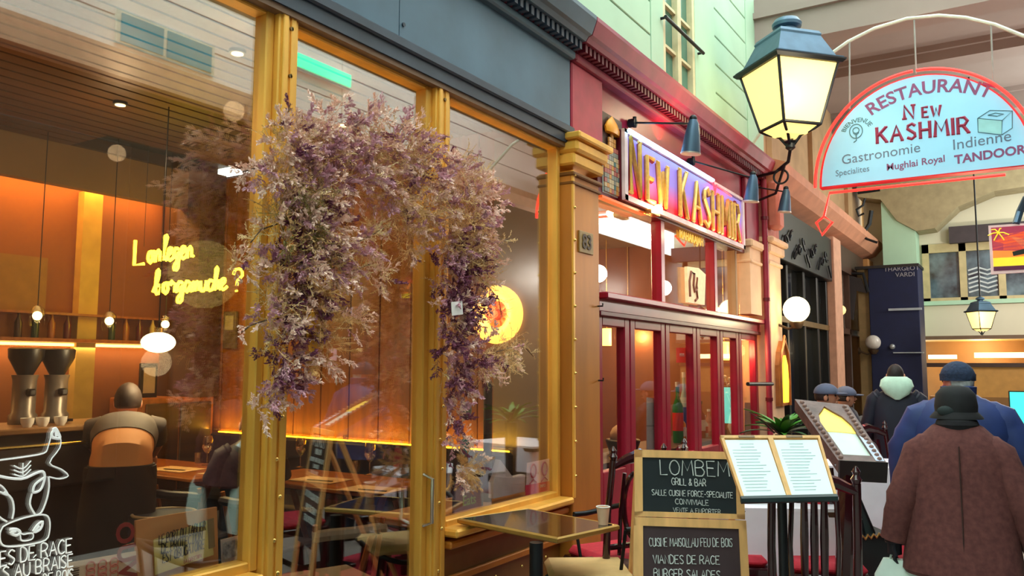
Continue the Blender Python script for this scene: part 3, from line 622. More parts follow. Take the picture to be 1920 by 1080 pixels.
# dining tables of the bistro
def bistro_table(label, x0,x1,y0,y1):
    t = thing('oak_table',label,'table',((x0+x1)/2,(y0+y1)/2,0),0,'oak tables in the bistro')
    obj('tabletop', B().bb(x0,x1,y0,y1,.73,.76,bev=.006), woodt, t, sm=False)
    for x in (x0+.16,x1-.16):
        for s in (-1,1):
            yc = (y0+y1)/2; obj('leg', B().tube([(x-.05*s,yc+s*.10,.73),(x+.05*s,yc+s*.30,0)],[.028,.02],6), woodt, t)
    obj('apron', B().bb(x0+.1,x1-.1,(y0+y1)/2-.03,(y0+y1)/2+.03,.66,.73), woodc, t, sm=False)
bistro_table('long oak table seen between the two gold posts',-5.1,-3.72,4.16,4.86)
bistro_table('oak table left of the garland, laid with paper mats',-6.75,-5.3,3.95,4.65)
gm = CLEAR
def wine_glass(p, label, s=1):
    t = thing('wine_glass',label,'glass',tuple(p),0,'wine glasses on the oak tables')
    pr = [(.034,0),(.034,.003),(.004,.008),(.004,.075),(.02,.09),(.036,.12),(.037,.15),(.028,.195),(.026,.195),(.034,.15),(.033,.12),(.016,.092),(.0,.085)]
    obj('bowl_and_stem', B().lathe([(r*s,z*s) for r,z in pr],p,n=18), mat('bright_glass',(225,215,195),.08,.0,.02,3) if False else GLS, t)
GLS = glass('wine_glass_glass',(.93,.92,.88,1),.18)
for px,py,lab in ((388,872,'wine glass on the left oak table'),(563,876,'wine glass just right of the gold post'),(650,868,'wine glass behind the middle of the long oak table'),(693,890,'wine glass on the paper mat near the table centre')):
    x,y,_ = at(px,py,2,.762); wine_glass(Vector((x,y,.762)),lab,1.25)
matp = mat('buff_paper',(226,196,150),.8)
for i,(px,py,rz,lab) in enumerate(((330,880,.1,'wide paper mat at the left end of the left table'),(430,888,.1,'paper mat on the left table near the post'),(600,900,.1,'paper mat at the left of the long table'),(697,918,.1,'paper mat under the middle wine glass'))):
    x,y,_ = at(px,py,2,.762)
    tag(obj('paper_mat', B().box((x,y,.764),(.40,.26,.003),rz=rz), matp),lab,'placemat','paper mats')
    k = B().box((x+.05,y-.05,.769),(.22,.016,.005),rz=rz+.05); tag(obj('table_knife', k, mat('dark_handle',(40,30,30),.3,.5)),'dark handled knife on the '+['left end mat of the left table','mat nearest the gold post','leftmost mat of the long table','mat by the middle wine glass'][i],'knife','knives on the mats')
for i,(px,py,lab) in enumerate(((372,868,'square tumbler beside the wine glass on the left table'),(412,870,'second tumbler on the left table, nearer the post'),(745,892,'tumbler at the right of the long table'),(668,885,'tumbler left of the middle wine glass'))):
    x,y,_ = at(px,py,2,.762); tag(obj('tumbler', B().lathe([(.03,0),(.035,.09),(.031,.09),(.027,.006)],(x,y,.762),n=14), GLS),lab,'glass','tumblers')
# bistro chairs inside
def wood_chair(loc, rz, label, col):
    t = thing('wooden_cafe_chair',label,'chair',loc,rz,'cafe chairs inside')
    obj('seat', B(1).box((0,0,.45),(.42,.42,.04),bev=.015), col, t)
    for sx in (-1,1):
        obj('leg', B(1).tube([(sx*.17,.17,.44),(sx*.20,.20,0)],[.018,.013],8), woodt, t); obj('leg', B(1).tube([(sx*.17,-.17,.44),(sx*.21,-.22,0)],[.018,.013],8), woodt, t)
        obj('back_post', B(1).tube([(sx*.17,-.18,.45),(sx*.19,-.25,.80)],.014,8), woodt, t)
    obj('backrest', B(1).tube([(-.2,-.24,.74),(-.12,-.28,.75),(0,-.30,.75),(.12,-.28,.75),(.2,-.24,.74)],[.03]*5,8), col, t)
    return t
nvp = mat('dark_chair_shell',(34,34,48),.5)
wood_chair((-4.2,3.75,0),0,'dark cafe chair drawn up to the long table, seen low between the posts',nvp)
wood_chair((-4.85,3.72,0),0.15,'second dark cafe chair at the long table, beside the left post',nvp)
wood_chair((-5.28,3.6,0),0.1,'dark cafe chair at the left table',nvp)
wood_chair((-3.25,3.3,0),1.2,'pale seated cafe chair close to the glass door',mat('pale_shell',(150,140,120),.6))
bc = thing('blue_crate_bin','slate blue open bin standing behind the waiter','bin',(-4.62,3.25,0)); obj('body', B().loft([(-4.62,3.25,0,.15,.15),(-4.62,3.25,.68,.20,.18)],n=24,e=.4), mat('slate_bin',(64,74,92),.6), bc); obj('rim', B().torus((-4.62,3.25,.68),.185,.010), mat('buff',(200,180,140),.6), bc)
# black post and table lamp silhouette in the third bay
bp_ = thing('black_interior_post','slim black post with crossbar behind the third bistro pane','post',tuple(at(945,930,0,-3.05)))
q0,q1 = at(915,725,0,-3.05),at(915,925,0,-3.05); obj('shaft', B().cyl(q0,(q0.x,q0.y,0),.03,n=12), blackp, bp_); obj('cap', B().cyl(q0,q0+Vector((0,0,.05)),.04,.02), blackp, bp_)
# window-sill decor in third bay
def poly_card(name, label, cat, corners, x, m, th=.004):
    pts = [at(px,py,0,x) for px,py in corners]; t = thing(name,label,cat,tuple(pts[-1])); obj('sheet', B().prism(pts,(1,0,0),th), m, t, sm=False); return t
for nm,lab,px,py,r,c in (('turquoise_sticker','turquoise round sticker low in the third bistro pane',872,838,.055,(0,160,176)),('pale_sticker','pale grey-green oval sticker beside the garland',874,770,.055,(130,150,130))):
    p = at(px,py,0,-2.86); t = thing(nm,lab,'sticker',tuple(p)); obj('disc', B().tube([p,p+Vector((.004,0,0))],[r,r],24), mat(nm+'_colour',c,.5), t); obj('rim', B().torus(p+Vector((.004,0,0)),r*.86,.003,'X'), white, t)
t = poly_card('delivery_sticker','dark blue and green delivery service sticker at the lower left of the third pane','sticker',((848,903),(905,893),(905,948),(848,962)),-2.86,mat('night_blue',(30,48,86),.4))
a=at(858,932,0,-2.853); text(t,'Uber',.085,at(880,915,0,-2.853),Y3,Z3,white,depth=.001,bold=.001); text(t,'Eats',.085,at(880,938,0,-2.853),Y3,Z3,mat('sticker_green',(110,200,100),.5),depth=.001,bold=.001)
t = poly_card('notice_sticker','white and pink notice with two drawn heads at the right of the third pane','sticker',((988,868),(1034,859),(1035,919),(985,929)),-2.86,mat('pale_pink_paper',(240,225,235),.6))
pts=[at(*q,0,-2.855) for q in ((985,910),(1035,901),(1035,919),(985,929))]; obj('band', B().prism(pts,(1,0,0),.002), mat('hot_pink',(226,60,110),.5), t, sm=False)
for px,py,c in ((1000,883),(1021,879)) and ((1000,883,(200,60,90)),(1021,879,(180,110,170))):
    p = at(px,py,0,-2.853); obj('head_drawing', B().torus(p,.035,.006,'X',20,6,sy=1.25), mat('drawing_%d'%px,c,.5), t); obj('shoulder_drawing', B().tube([p+Vector((0,-.045,-.08)),p+Vector((0,0,-.055)),p+Vector((0,.045,-.08))],.004,5), MATS['drawing_%d'%px], t)
text(t,'INFO',.03,at(1018,911,0,-2.85),Y3,Z3,white,depth=.001)
# folded white paper bags on the sill
def folded(label, pts, x):
    P = [at(px,py,0,x) for px,py in pts]; tag(obj('folded_paper', B().prism(P,(-1,.3,0),.05), mat('blue_white_paper',(196,206,232),.7), None),label,'paper')
folded('folded pale blue paper with a tall point on the sill of the third bay',((925,935),(925,905),(938,862),(962,895),(985,890),(984,922)),-2.98)
sl3 = thing('inner_ledge','wooden inner ledge behind the third bistro pane','ledge',(-3.1,4.4,.6)); obj('board', B().bb(-3.35,-2.875,3.72,5.08,.68,.72,bev=.005), mat('pale_ledge',(170,130,90),.6), sl3); obj('bracket', B().bb(-3.3,-2.9,3.9,3.94,.5,.68), woodc, sl3); obj('bracket', B().bb(-3.3,-2.9,4.9,4.94,.5,.68), woodc, sl3)
# ------ things in the big left window
t = poly_card('cardboard_panel','brown cardboard panel propped in the left window','panel',((252,976),(404,950),(408,1100),(252,1120)),-2.92,mat('cardboard',(222,164,108),.8,0,.06,2),.01)
t = poly_card('yellow_notice','pale yellow handwritten notice taped on the cardboard','notice',((287,1012),(393,974),(400,1040),(290,1078)),-2.895,mat('pale_yellow_paper',(240,230,150),.7),.003)
ink = mat('black_ink',(30,26,20),.5); rink = mat('red_ink',(200,60,40),.5)
n0=at(292,1030,0,-2.889); n1=at(393,992,0,-2.889); rv=(n1-n0)
def hand(root, s, pa, pb, h, r, m, seed, x, up=None):
    a=at(*pa,0,x); c=at(*pb,0,x); obj('lettering', script(B(), s, h, a, c-a, up or Z3, r, wid=(c-a).length, seed=seed, n=4), m, root, sm=False)
hand(t,'LE PORT DU TABLIER',(298,1022),(386,993),.036,.0022,ink,3,-2.889); hand(t,'DE PROTECTION',(303,1038),(380,1012),.036,.0022,ink,4,-2.889); hand(t,'EST OBLIGATOIRE',(305,1056),(384,1028),.036,.0022,ink,5,-2.889); hand(t,'LA DIRECTION',(345,1057),(378,1045),.015,.001,rink,6,-2.889)
obj('tape_strip', B().box(at(396,1000,0,-2.89),(.003,.03,.12),rx=.1), mat('tape',(150,130,90),.4), t)
t = poly_card('photo_card','small blue-grey photo card standing beside the cardboard','card',((413,1012),(458,1001),(465,1042),(415,1056)),-2.90,mat('card_white',(210,206,214),.5),.004)
obj('photo', B().prism([at(*q,0,-2.894) for q in ((417,1018),(455,1008),(460,1038),(419,1049))],(1,0,0),.002), mat('photo_blue',(96,110,150),.4,0,.5,40,rgb2=(190,200,220)), t, sm=False)
t = poly_card('cream_poster','cream printed poster with red pattern at the bottom of the left window','poster',((122,1056),(254,1033),(256,1120),(116,1120)),-2.90,mat('cream_paper',(236,224,206),.7),.004)
text(t,'OUVERT',.10,at(238,1075,0,-2.893),(0,.12,-1),(0,1,.05),mat('maroon_print',(150,40,50),.5),depth=.001,bold=.003)
bmk = B()
for i in range(9): 
    p=at(141,1066,0,-2.893)+Vector((0,0,-.008*i)); bmk.box(p,(.002,.03,.004 if i%2 else .002))
obj('bar_marks', bmk, ink, t, sm=False)
rb=B()
for i in range(3):
    for k in range(3):
        p=at(170+22*i,1062-4*i+k*12,0,-2.893); rb.torus(p,.016,.003,'X',12,4)
obj('red_pattern', rb, mat('pale_red_print',(210,130,120),.6), t, sm=False)
# bull's head drawn in white on the glass
bl = thing('bull_head_drawing','white line drawing of a bull head on the left pane','drawing',tuple(at(60,1020,0,-2.828)))
wch = mat('white_marker',(240,244,244),.6,emit=.12)
def gline(pts, r=.005, closed=False, root=bl, m=wch, name='line'):
    P=[at(px,py,0,-2.826) for px,py in pts]
    Q=[]
    n=len(P)
    for i in range(n-1):
        a=P[max(i-1,0)];b=P[i];c=P[i+1];d=P[min(i+2,n-1)]
        for t_ in (0,.33,.66): Q.append(.5*((2*b)+(c-a)*t_+(2*a-5*b+4*c-d)*t_*t_+(3*b-a-3*c+d)*t_**3))
    Q.append(P[-1]); obj(name, B().tube(Q,r*.55,6), m, root)
gline([(-60,870),(0,863),(45,857),(82,850),(90,838),(98,810),(104,803),(113,820),(112,840),(93,868),(115,880),(128,892),(112,898),(92,894)],.0045,name='horn_and_ear')
gline([(99,806),(104,803),(110,813),(112,822),(99,820),(97,812),(104,806),(106,818)],.009,name='horn_tip')
for k in range(3): gline([(26,873+k*8),(43,879+k*7),(58,864+k*8)],.004,name='forehead_mark')
gline([(43,868),(43,890)],.004,name='forehead_mark')
gline([(-30,880),(0,893),(40,898),(66,888),(80,884),(84,895),(78,915),(70,922),(62,922),(66,908),(82,896)],.008,name='brow')
gline([(-10,905),(4,912),(14,925),(12,928),(0,922)],.005,name='eye'); gline([(8,922),(22,935),(26,955),(23,973)],.006,name='cheek')
gline([(60,925),(56,945),(64,962),(68,966),(78,960),(88,935),(92,912),(91,894)],.006,name='cheek')
gline([(-10,955),(0,970),(13,978)],.005,name='cheek')
gline([(5,988),(20,980),(50,970),(80,965),(92,972),(93,995),(85,1013),(50,1022),(15,1025),(2,1018),(0,1000),(6,987)],.005,name='muzzle')
gline([(18,993),(30,992),(38,998),(30,1004),(20,998),(30,996)],.008,name='nostril'); gline([(62,996),(70,984),(80,978),(76,992),(64,998),(74,986)],.008,name='nostril')
gline([(38,1003),(40,1013),(50,1014),(61,1010),(62,1001),(55,1000),(45,1002),(39,1000)],.0045,name='nose_ring')
wt = thing('window_lettering','white hand lettered words on the left pane under the bull head','lettering',tuple(at(60,1060,0,-2.828)))
hand(wt,'VIANDES DE RACE',(-75,1078),(138,1034),.046,.0026,wch,11,-2.826,up=(0,-.05,1)); hand(wt,'GRILLEES AU BRAISE',(-90,1108),(140,1061),.042,.0026,wch,12,-2.826,up=(0,-.05,1))
gline([(62,1062-16),(68,1056-16)],.004,root=wt,name='accent'); hand(wt,'DE BOIS',(80,1098),(138,1086),.036,.0024,wch,13,-2.826)

# ================================================================ INSIDE THE RED RESTAURANT
rw = mat('orange_brown_wall',(140,84,52),.7,0,.12,2)
struct('wall_restaurant_back', B().bb(-6.6,-6.5,5.42,10.3,0,3.3), rw); struct('wall_restaurant_side', B().bb(-6.6,-2.9,10.3,10.4,0,3.3), rw); struct('ceiling_restaurant', B().bb(-6.6,-2.9,5.42,10.4,3.25,3.35), mat('taupe_ceiling',(128,106,92),.7))
for i,(px,py,lab) in enumerate(((1138,632,'orange cylinder sconce seen through the first red door leaf'),(1178,632,'second orange sconce beside the first door stile'),(1358,658,'small orange sconce behind the fifth red door leaf'))):
    p = at(px,py,0,-4.6 if i<2 else -3.1)
    t = thing('table_sconce',lab,'lamp',tuple(p)); obj('shade', B().cyl(p-Vector((0,0,.11)),p+Vector((0,0,.11)),.06,.06,14), mat('sconce_glow',(255,190,80),.4,emit=4.5), t); obj('stem', B().cyl((p.x,p.y,p.z+.11),(p.x,p.y,3.25),.008), brass, t)
    light('sconce','POINT',p+Vector((.2,0,0)),9,(1,.6,.25),.08)
light('restaurant_ceiling','POINT',(-4.4,7.6,2.7),75,(1,.66,.36),.2); light('restaurant_glow','POINT',(-3.6,6.7,2.45),16,(1,.5,.12),.1)
# ledge with bottles, menus and vase behind the red doors
ld = thing('window_counter','counter behind the red doors holding bottles and papers','counter',(-3.2,8,0)); obj('top', B().bb(-3.5,-2.95,5.8,10.2,.78,.82,bev=.006), woodc, ld); obj('front', B().bb(-3.45,-3.0,5.85,10.15,0,.78), mat('dark_panel',(60,34,28),.6), ld, sm=False)
def bottle(px, py0, h, r, c, lab, lc=None):
    p = at(px,py0,0,-3.12); p.z=.82
    t = thing('bottle',lab,'bottle',tuple(p),0,'bottles behind the red doors'); obj('body', B().lathe([(r*.95,0),(r,.02),(r,h*.6),(r*.35,h*.75),(r*.32,h*.97),(r*.38,h)],p,n=16), mat('glass_%d_%d_%d'%c,c,.15), t)
    obj('label', B().lathe([(r*1.02,h*.2),(r*1.02,h*.5)],p,n=16), mat('label_%d_%d_%d'%(lc or (230,225,215)),lc or (230,225,215),.6), t); obj('cap', B().lathe([(r*.42,h*.93),(r*.42,h*1.01)],p,n=12), white if c[1]>100 else blackp, t)
bottle(1272,840,.62,.055,(40,130,60),'tall green bottle in the third red door leaf',(220,50,30)); bottle(1284,840,.72,.045,(190,215,210),'tallest pale bottle with blue label in the third door leaf',(40,80,170)); bottle(1296,842,.46,.05,(110,90,170),'violet bottle right of the tall pale bottle',(150,190,230)); bottle(1276,842,.32,.06,(220,130,30),'short orange bottle in front of the green one')
bottle(1181,800,.50,.05,(120,30,120),'purple bottle beside the second red stile'); bottle(1315,842,.40,.05,(150,30,40),'dark red bottle in the fourth door leaf'); bottle(1330,842,.30,.045,(180,120,110),'small pinkish bottle in the fourth door leaf',(220,160,150)); bottle(1322,842,.24,.04,(210,205,190),'short white bottle between two red ones',(200,60,60))
def pcard(name,label,cat,corners,x,m,th=.004): return poly_card(name,label,cat,corners,x,m,th)
t = pcard('white_menu_sheet','tall white menu sheet in the second red door leaf','menu',((1212,745),(1243,748),(1243,842),(1212,843)),-2.875,mat('grey_white_sheet',(190,200,200),.6)); obj('fold', B().prism([at(*q,0,-2.87) for q in ((1212,797),(1243,797),(1243,800),(1212,800))],(1,0,0),.003), mat('sheet_shade',(150,160,160),.6), t)
t = pcard('red_notice','square red notice in the third red door leaf','notice',((1268,652),(1290,652),(1290,680),(1268,680)),-2.875,mat('bright_red_print',(226,40,34),.5,emit=.2)); text(t,'MENU',.05,at(1279,666,0,-2.868),Y3,Z3,white,depth=.001)
pcard('small_white_notice','small pale notice at the top of the fourth red door leaf','notice',((1313,619),(1327,619),(1327,632),(1313,632)),-2.875,white)
pcard('grey_menu_sheet','grey menu sheet in the last red door leaf','menu',((1396,755),(1417,755),(1417,815),(1396,815)),-2.875,MATS['sheet_shade'])
vp = at(1377,785,0,-2.99); vs = thing('flower_vase','white vase with dried flowers behind the fifth door leaf','vase',(vp.x,vp.y,.82))
obj('vessel', B().lathe([(.05,0),(.08,.08),(.06,.2),(.04,.26),(.055,.3)],(vp.x,vp.y,.82),n=18), white, vs)
for i in range(14):
    a = rnd.uniform(0,2*PI); r=rnd.uniform(.03,.12); q=Vector((vp.x+r*math.cos(a),vp.y+r*math.sin(a),1.12+rnd.uniform(.15,.42))); obj('flower_stem', B().tube([(vp.x,vp.y,1.05),q],.004,4).ball(q,.02,6), mat('dry_white',(200,190,180),.8), vs)
bkt = thing('fabric_bundle','cream fabric bundle in a dark basket low in the first door leaf','basket',tuple(at(1168,850,0,-3.15))); p=at(1168,835,0,-3.15); p.z=.82; obj('basket', B().lathe([(.12,0),(.16,.12),(.15,.13)],p,n=18), blackp, bkt); obj('bundle', B().ball(p+Vector((0,0,.16)),.12,14,sc=(1,1,.9)), mat('cream_fabric',(220,190,150),.9,0,.1,10,.5), bkt)
# ================================================================ DRIED FLOWER GARLAND
gr = thing('dried_flower_garland','large arch of dried mauve and cream flowers around the gold posts','garland',tuple(at(560,780,0,-2.68)))
core = mat('garland_core',(64,44,40),.9,0,.4,20,.5)
plum = mat('plum_leaf',(126,66,96),.6,0,.3,30); mauve = mat('mauve_leaf',(206,156,172),.55,0,.3,30); pinkc = mat('pale_pink_leaf',(255,214,200),.5,0,.15,30); tan = mat('tan_grass',(218,180,126),.7,0,.25,30); crm = mat('cream_grass',(240,214,164),.7,0,.2,30); oliv = mat('olive_grass',(146,132,74),.7,0,.3,30); twig = mat('twig',(84,60,44),.8); pam = mat('pampas',(220,178,116),.85,0,.2,40)
def leaf(bm, p, d, n, L, W):
    d = d.normalized(); s = d.cross(n).normalized(); a=p; b=p+d*L*.5+s*W+n*L*.08; c=p+d*L; e=p+d*L*.5-s*W+n*L*.08
    v=[bm.verts.new(q) for q in (a,b,c,e)]; bm.faces.new(v)
def sprig_leafy(r, L=.2, n=12, ll=.034):
    b=B(local=True); cur=[Vector((0,0,0))]; d=Vector((0,0,1)); bend=Vector((r.uniform(-.5,.5),r.uniform(-.5,.5),0))
    for i in range(6): d=(d+bend*.18).normalized(); cur.append(cur[-1]+d*L/6)
    b.tube(cur,[.0022]*6+[.001],3)
    for br in range(4):
        st = cur[1+br] ; bd=Vector((r.uniform(-1,1),r.uniform(-1,1),1.2)).normalized(); en=st+bd*L*.35
        b.tube([st,en],.001,3)
        for k in range(n):
            t=.25+.75*k/n; p=st.lerp(en,t); a=r.uniform(0,2*PI); dd=(bd+Vector((math.cos(a),math.sin(a),.2))*.9)
            leaf(b.bm,p,dd,dd.orthogonal().normalized(),ll*r.uniform(.7,1.2),ll*.22)
    for k in range(10):
        t=k/10*5.9; p=cur[int(t)].lerp(cur[int(t)+1],t%1); a=r.uniform(0,2*PI); dd=Vector((math.cos(a),math.sin(a),.7)); leaf(b.bm,p,dd,dd.orthogonal().normalized(),ll*r.uniform(.8,1.3),ll*.25)
    return b
def sprig_grass(r, L=.24, n=6):
    b=B(local=True)
    for k in range(n):
        d=Vector((r.uniform(-.6,.6),r.uniform(-.6,.6),1)).normalized(); P=[Vector((0,0,0))]; LL=L*r.uniform(.6,1)
        for i in range(5): d=(d+Vector((d.x*.25,d.y*.25,-.12))).normalized(); P.append(P[-1]+d*LL/5)
        b.tube(P,[.0018]*5+[.0006],3)
        for i in range(10):
            t=2+i*.29; p=P[int(t)].lerp(P[min(int(t)+1,5)],t%1); a=r.uniform(0,2*PI); dd=d*.8+Vector((math.cos(a),math.sin(a),.1)); leaf(b.bm,p,dd,dd.orthogonal().normalized(),r.uniform(.018,.034),.0036)
    return b
def sprig_plume(r, L=.24):
    b=B(local=True); P=[Vector((0,0,0))]; d=Vector((0,0,1))
    for i in range(6): d=(d+Vector((.08,0,-.04))).normalized(); P.append(P[-1]+d*L/6)
    b.tube(P,[.003]*6+[.001],3)
    for i in range(150):
        t=i/150*5.95; p=P[int(t)].lerp(P[int(t)+1],t%1); a=r.uniform(0,2*PI); rad=math.sin(PI*(i/150)**.8)*.045+.01
        dd=Vector((math.cos(a)*rad,math.sin(a)*rad,.035)); leaf(b.bm,p,dd,dd.orthogonal().normalized(),dd.length,.0014)
    return b
R2=random.Random(5)
VAR={'plum':[],'mauve':[],'pink':[],'tan':[],'cream':[],'olive':[],'pampas':[]}
for nm,m,f,cnt in (('plum',plum,sprig_leafy,3),('mauve',mauve,sprig_leafy,3),('pink',pinkc,sprig_leafy,3),('tan',tan,sprig_grass,2),('cream',crm,sprig_grass,2),('olive',oliv,sprig_grass,2),('pampas',pam,sprig_plume,2)):
    for i in range(cnt):
        me=f(R2).mesh('sprig'); me.materials.append(m); VAR[nm].append(me)
PN={'plum':'plum_sprig','mauve':'mauve_sprig','pink':'pale_sprig','tan':'tan_grass_tuft','cream':'cream_grass_tuft','olive':'olive_grass_tuft','pampas':'pampas_plume'}
# blobs of the arch: pixel, pixel radius, mix
PK='plum mauve pink'.split(); 
blobs=[(560,250,45,'mpc'),(530,225,22,'po'),(620,238,55,'mmp'),(690,245,60,'mmp'),(755,262,52,'mpt'),(800,290,50,'mmp'),(850,330,52,'mtp'),(895,365,42,'mpc'),(535,300,60,'mtp'),(545,355,65,'tmo'),(490,325,35,'pm'),(590,390,75,'ptm'),(610,330,70,'mct'),(670,320,65,'mct'),(740,330,65,'ptm'),(790,375,65,'tmt'),(535,440,70,'mto'),(600,440,70,'opm'),(525,520,62,'mtP'),(590,500,70,'Ptm'),(640,490,50,'ctm'),(685,445,30,'cc'),(560,580,60,'PPm'),(600,590,50,'aat'),(595,650,45,'aat'),(515,590,45,'cm'),(530,650,55,'PPm'),(545,700,38,'mP'),(510,725,32,'mm'),(485,762,24,'pm'),(735,395,45,'tt'),(765,450,32,'to'),(850,430,65,'tmt'),(870,470,55,'ttP'),(905,430,35,'mp'),(845,520,55,'PPm'),(895,510,38,'ct'),(840,590,48,'PmP'),(880,580,40,'mP'),(850,650,55,'PPm'),(905,670,42,'mPc'),(945,660,30,'cc'),(850,710,35,'PPm'),(850,770,26,'Pm'),(852,825,20,'mp'),(858,885,24,'aa'),(880,870,26,'aac'),(660,600,22,'pt'),(455,500,20,'c'),(700,520,25,'cp'),(920,380,26,'mp')]
KEY={'m':'mauve','p':'pink','P':'plum','t':'tan','c':'cream','o':'olive','a':'pampas'}
stuff={k:bmesh.new() for k in VAR}; cnt=0; corebm=B()
pts_all=[]
for (px,py,pr,mix) in blobs:
    if py<300: py+=16
    c=at(px,py,0,-2.62); depth=(c-CAM).dot(_f); rad=pr/FPX*depth; pts_all.append((c,rad,mix))
tot=sum(r*r for _,r,_ in pts_all); cand=[]
for c,rad,mix in pts_all:
    if pr>44: corebm.ball(c-Vector((.04,0,0)),rad*.48,10,sc=(.2,1,1))
    n=int(1500*rad*rad/tot)+9
    for i in range(n):
        a=R2.uniform(0,2*PI); q=rad*math.sqrt(R2.random()); off=Vector((R2.uniform(-.05,.07),q*math.cos(a)*.95,q*math.sin(a)))
        p=c+off*.8
        out=Vector((R2.uniform(.1,.9),off.y/rad*.8+R2.uniform(-.5,.5),off.z/rad*.8+R2.uniform(-.6,.5)-.1)).normalized()
        k=KEY[R2.choice(mix)]
        if R2.random()<.12: k=R2.choice(['tan','plum','pink','cream'])
        if R2.random()<.22: k='pink'
        if k in ('olive','cream') and R2.random()<.4: k=R2.choice(['mauve','tan'])
        sc=R2.uniform(.45,.8)*min(1,.55+rad*2.2)
        cand.append((p,out,k,sc))
R2.shuffle(cand)
cand.sort(key=lambda t:-t[0].x)
for i,(p,out,k,sc) in enumerate(cand):
    me=R2.choice(VAR[k]); rot=out.to_track_quat('Z','Y') @ Euler((0,0,R2.uniform(0,6.28))).to_quaternion()
    if i%4==0 and cnt<285: inst(PN[k],me,gr,p,rot.to_euler(),(sc,)*3); cnt+=1
    else:
        mt=Matrix.Translation(p)@rot.to_matrix().to_4x4()@Matrix.Scale(sc,4); bm=stuff[k]; n0=len(bm.verts); bm.from_mesh(me); bm.verts.ensure_lookup_table(); bmesh.ops.transform(bm,matrix=mt,verts=bm.verts[n0:])
for k,bm in stuff.items():
    b=B(); b.bm.free(); b.bm=bm
    me=bpy.data.meshes.new('foliage'); bm.to_mesh(me); bm.free(); me.materials.append(VAR[k][0].materials[0]); me.transform(frame_of(gr).inverted()); o=bpy.data.objects.new(PN[k].split('_')[0]+'_foliage',me); C.objects.link(o); o.parent=gr; o['kind']='stuff'
obj('moss_core', corebm, core, gr, kind='stuff')
# long reaching sprays
def spray(pts, k, n=7, sc=.5):
    P=[at(px,py,0,-2.58) for px,py in pts]; obj('reaching_twig', B().tube(P,.003,4), twig, gr)
    for i in range(n):
        t=(i+.5)/n*(len(P)-1); p=P[int(t)].lerp(P[int(t)+1],t%1); d=(P[-1]-P[0]).normalized()+Vector((R2.uniform(-.5,.5),R2.uniform(-.7,.7),R2.uniform(-.7,.7))); inst('twig_tip', R2.choice(VAR[k]), gr, p, d.to_track_quat('Z','Y').to_euler(), (sc,)*3)
spray([(600,500),(650,465),(720,428)],'cream'); spray([(640,520),(680,500),(695,495)],'cream',4,.4); spray([(880,490),(920,470),(955,445)],'cream',4,.5); spray([(900,520),(935,560),(940,590)],'tan',3,.4); spray([(930,660),(965,650),(985,652),(1000,668)],'cream',4,.35); spray([(500,310),(470,318),(455,322)],'pink',3,.4); spray([(500,600),(470,610),(450,625)],'pink',3,.35); spray([(520,420),(490,430),(470,455)],'cream',4,.4); spray([(540,225),(542,200)],'plum',2,.35); spray([(740,255),(762,232)],'mauve',3,.4);spray([(870,310),(880,285)],'pink',2,.3)
b=B(); p=at(575,632,0,-2.56); leaf(b.bm,p,Vector((0,.3,1)),Vector((1,0,0)),.12,.04); leaf(b.bm,p,Vector((0,1,.4)),Vector((1,0,0)),.11,.035); leaf(b.bm,p,Vector((0,.5,-.6)),Vector((1,0,0)),.10,.03); obj('lamp_gleam_leaf', b, mat('lamp_gleam_yellow',(236,176,60),.5), gr)  # yellow leaf shapes added where a lamp gleams through the garland
tag(obj('white_tag', B().box(at(857,578,0,-2.5),(.004,.11,.07),rx=.12,rz=.1), white),'small blank white tag card hanging in the right leg of the garland','tag')

# ================================================================ STREET LANTERN
blg=mat('slate_blue_metal',(70,98,122),.4,.5,.15,6); lit=mat('warm_lit_glass',(255,226,140),.35,0,.04,1.5,emit=.62,ecol=(255,222,130))
def lantern(label, base, s, rz, hang=False):
    t=thing('street_lantern',label,'lantern',tuple(base),rz)
    def sq(w,z): return [Vector((-w,-w,z)),Vector((w,-w,z)),Vector((w,w,z)),Vector((-w,w,z))]
    def fr(rows_): 
        b=B(1); prev=None; rr=[]
        for w_,z in rows_: rr.append([b.bm.verts.new(q*s) for q in sq(w_,z)])
        for A,D in zip(rr,rr[1:]):
            for j in range(4): b.bm.faces.new((A[j],A[(j+1)%4],D[(j+1)%4],D[j]))
        b.bm.faces.new(rr[0][::-1]); b.bm.faces.new(rr[-1]); return b
    lo,hi=.19,.31
    for j in range(4):
        A,D=sq(lo,.16),sq(hi,.72); b=B(1); b.quad(A[j]*s,A[(j+1)%4]*s,D[(j+1)%4]*s,D[j]*s); obj('pane', b, lit, t, sm=False)
        obj('corner_bar', B(1).tube([A[j]*s,D[j]*s],.014*s,6), black, t); obj('bottom_bar', B(1).tube([A[j]*s,A[(j+1)%4]*s],.016*s,6), black, t)
        obj('scroll', B(1).tube([A[j]*s,A[j]*s*.8+Vector((0,0,.0))*s,Vector((A[j].x*.35,A[j].y*.35,.08))*s,Vector((A[j].x*.12,A[j].y*.12,.0))*s],.014*s,6), black, t)
    obj('bottom_pane', fr([(.10,.08),(lo*.97,.155)]), lit, t, sm=False)
    obj('roof', fr([(.345,.72),(.345,.755),(.30,.77),(.21,.98),(.215,1.0),(.20,1.03),(.11,1.07)]), blg, t, sm=False)
    obj('eave', fr([(.335,.70),(.36,.725),(.36,.74)]), black, t, sm=False)
    obj('chimney', B(1).lathe([(.09*s,1.06*s),(.09*s,1.10*s),(.13*s,1.12*s),(.135*s,1.15*s),(.11*s,1.19*s),(.05*s,1.215*s)],n=18), blg, t)
    obj('finial', B(1).lathe([(.02*s,-.05*s),(.045*s,-.03*s),(.04*s,.01*s),(.06*s,.03*s)],n=12), black, t)
    obj('bulb', B(1).ball((0,0,.42*s),.05*s,10), mat('lantern_bulb',(255,240,200),.3,emit=6), t)
    return t
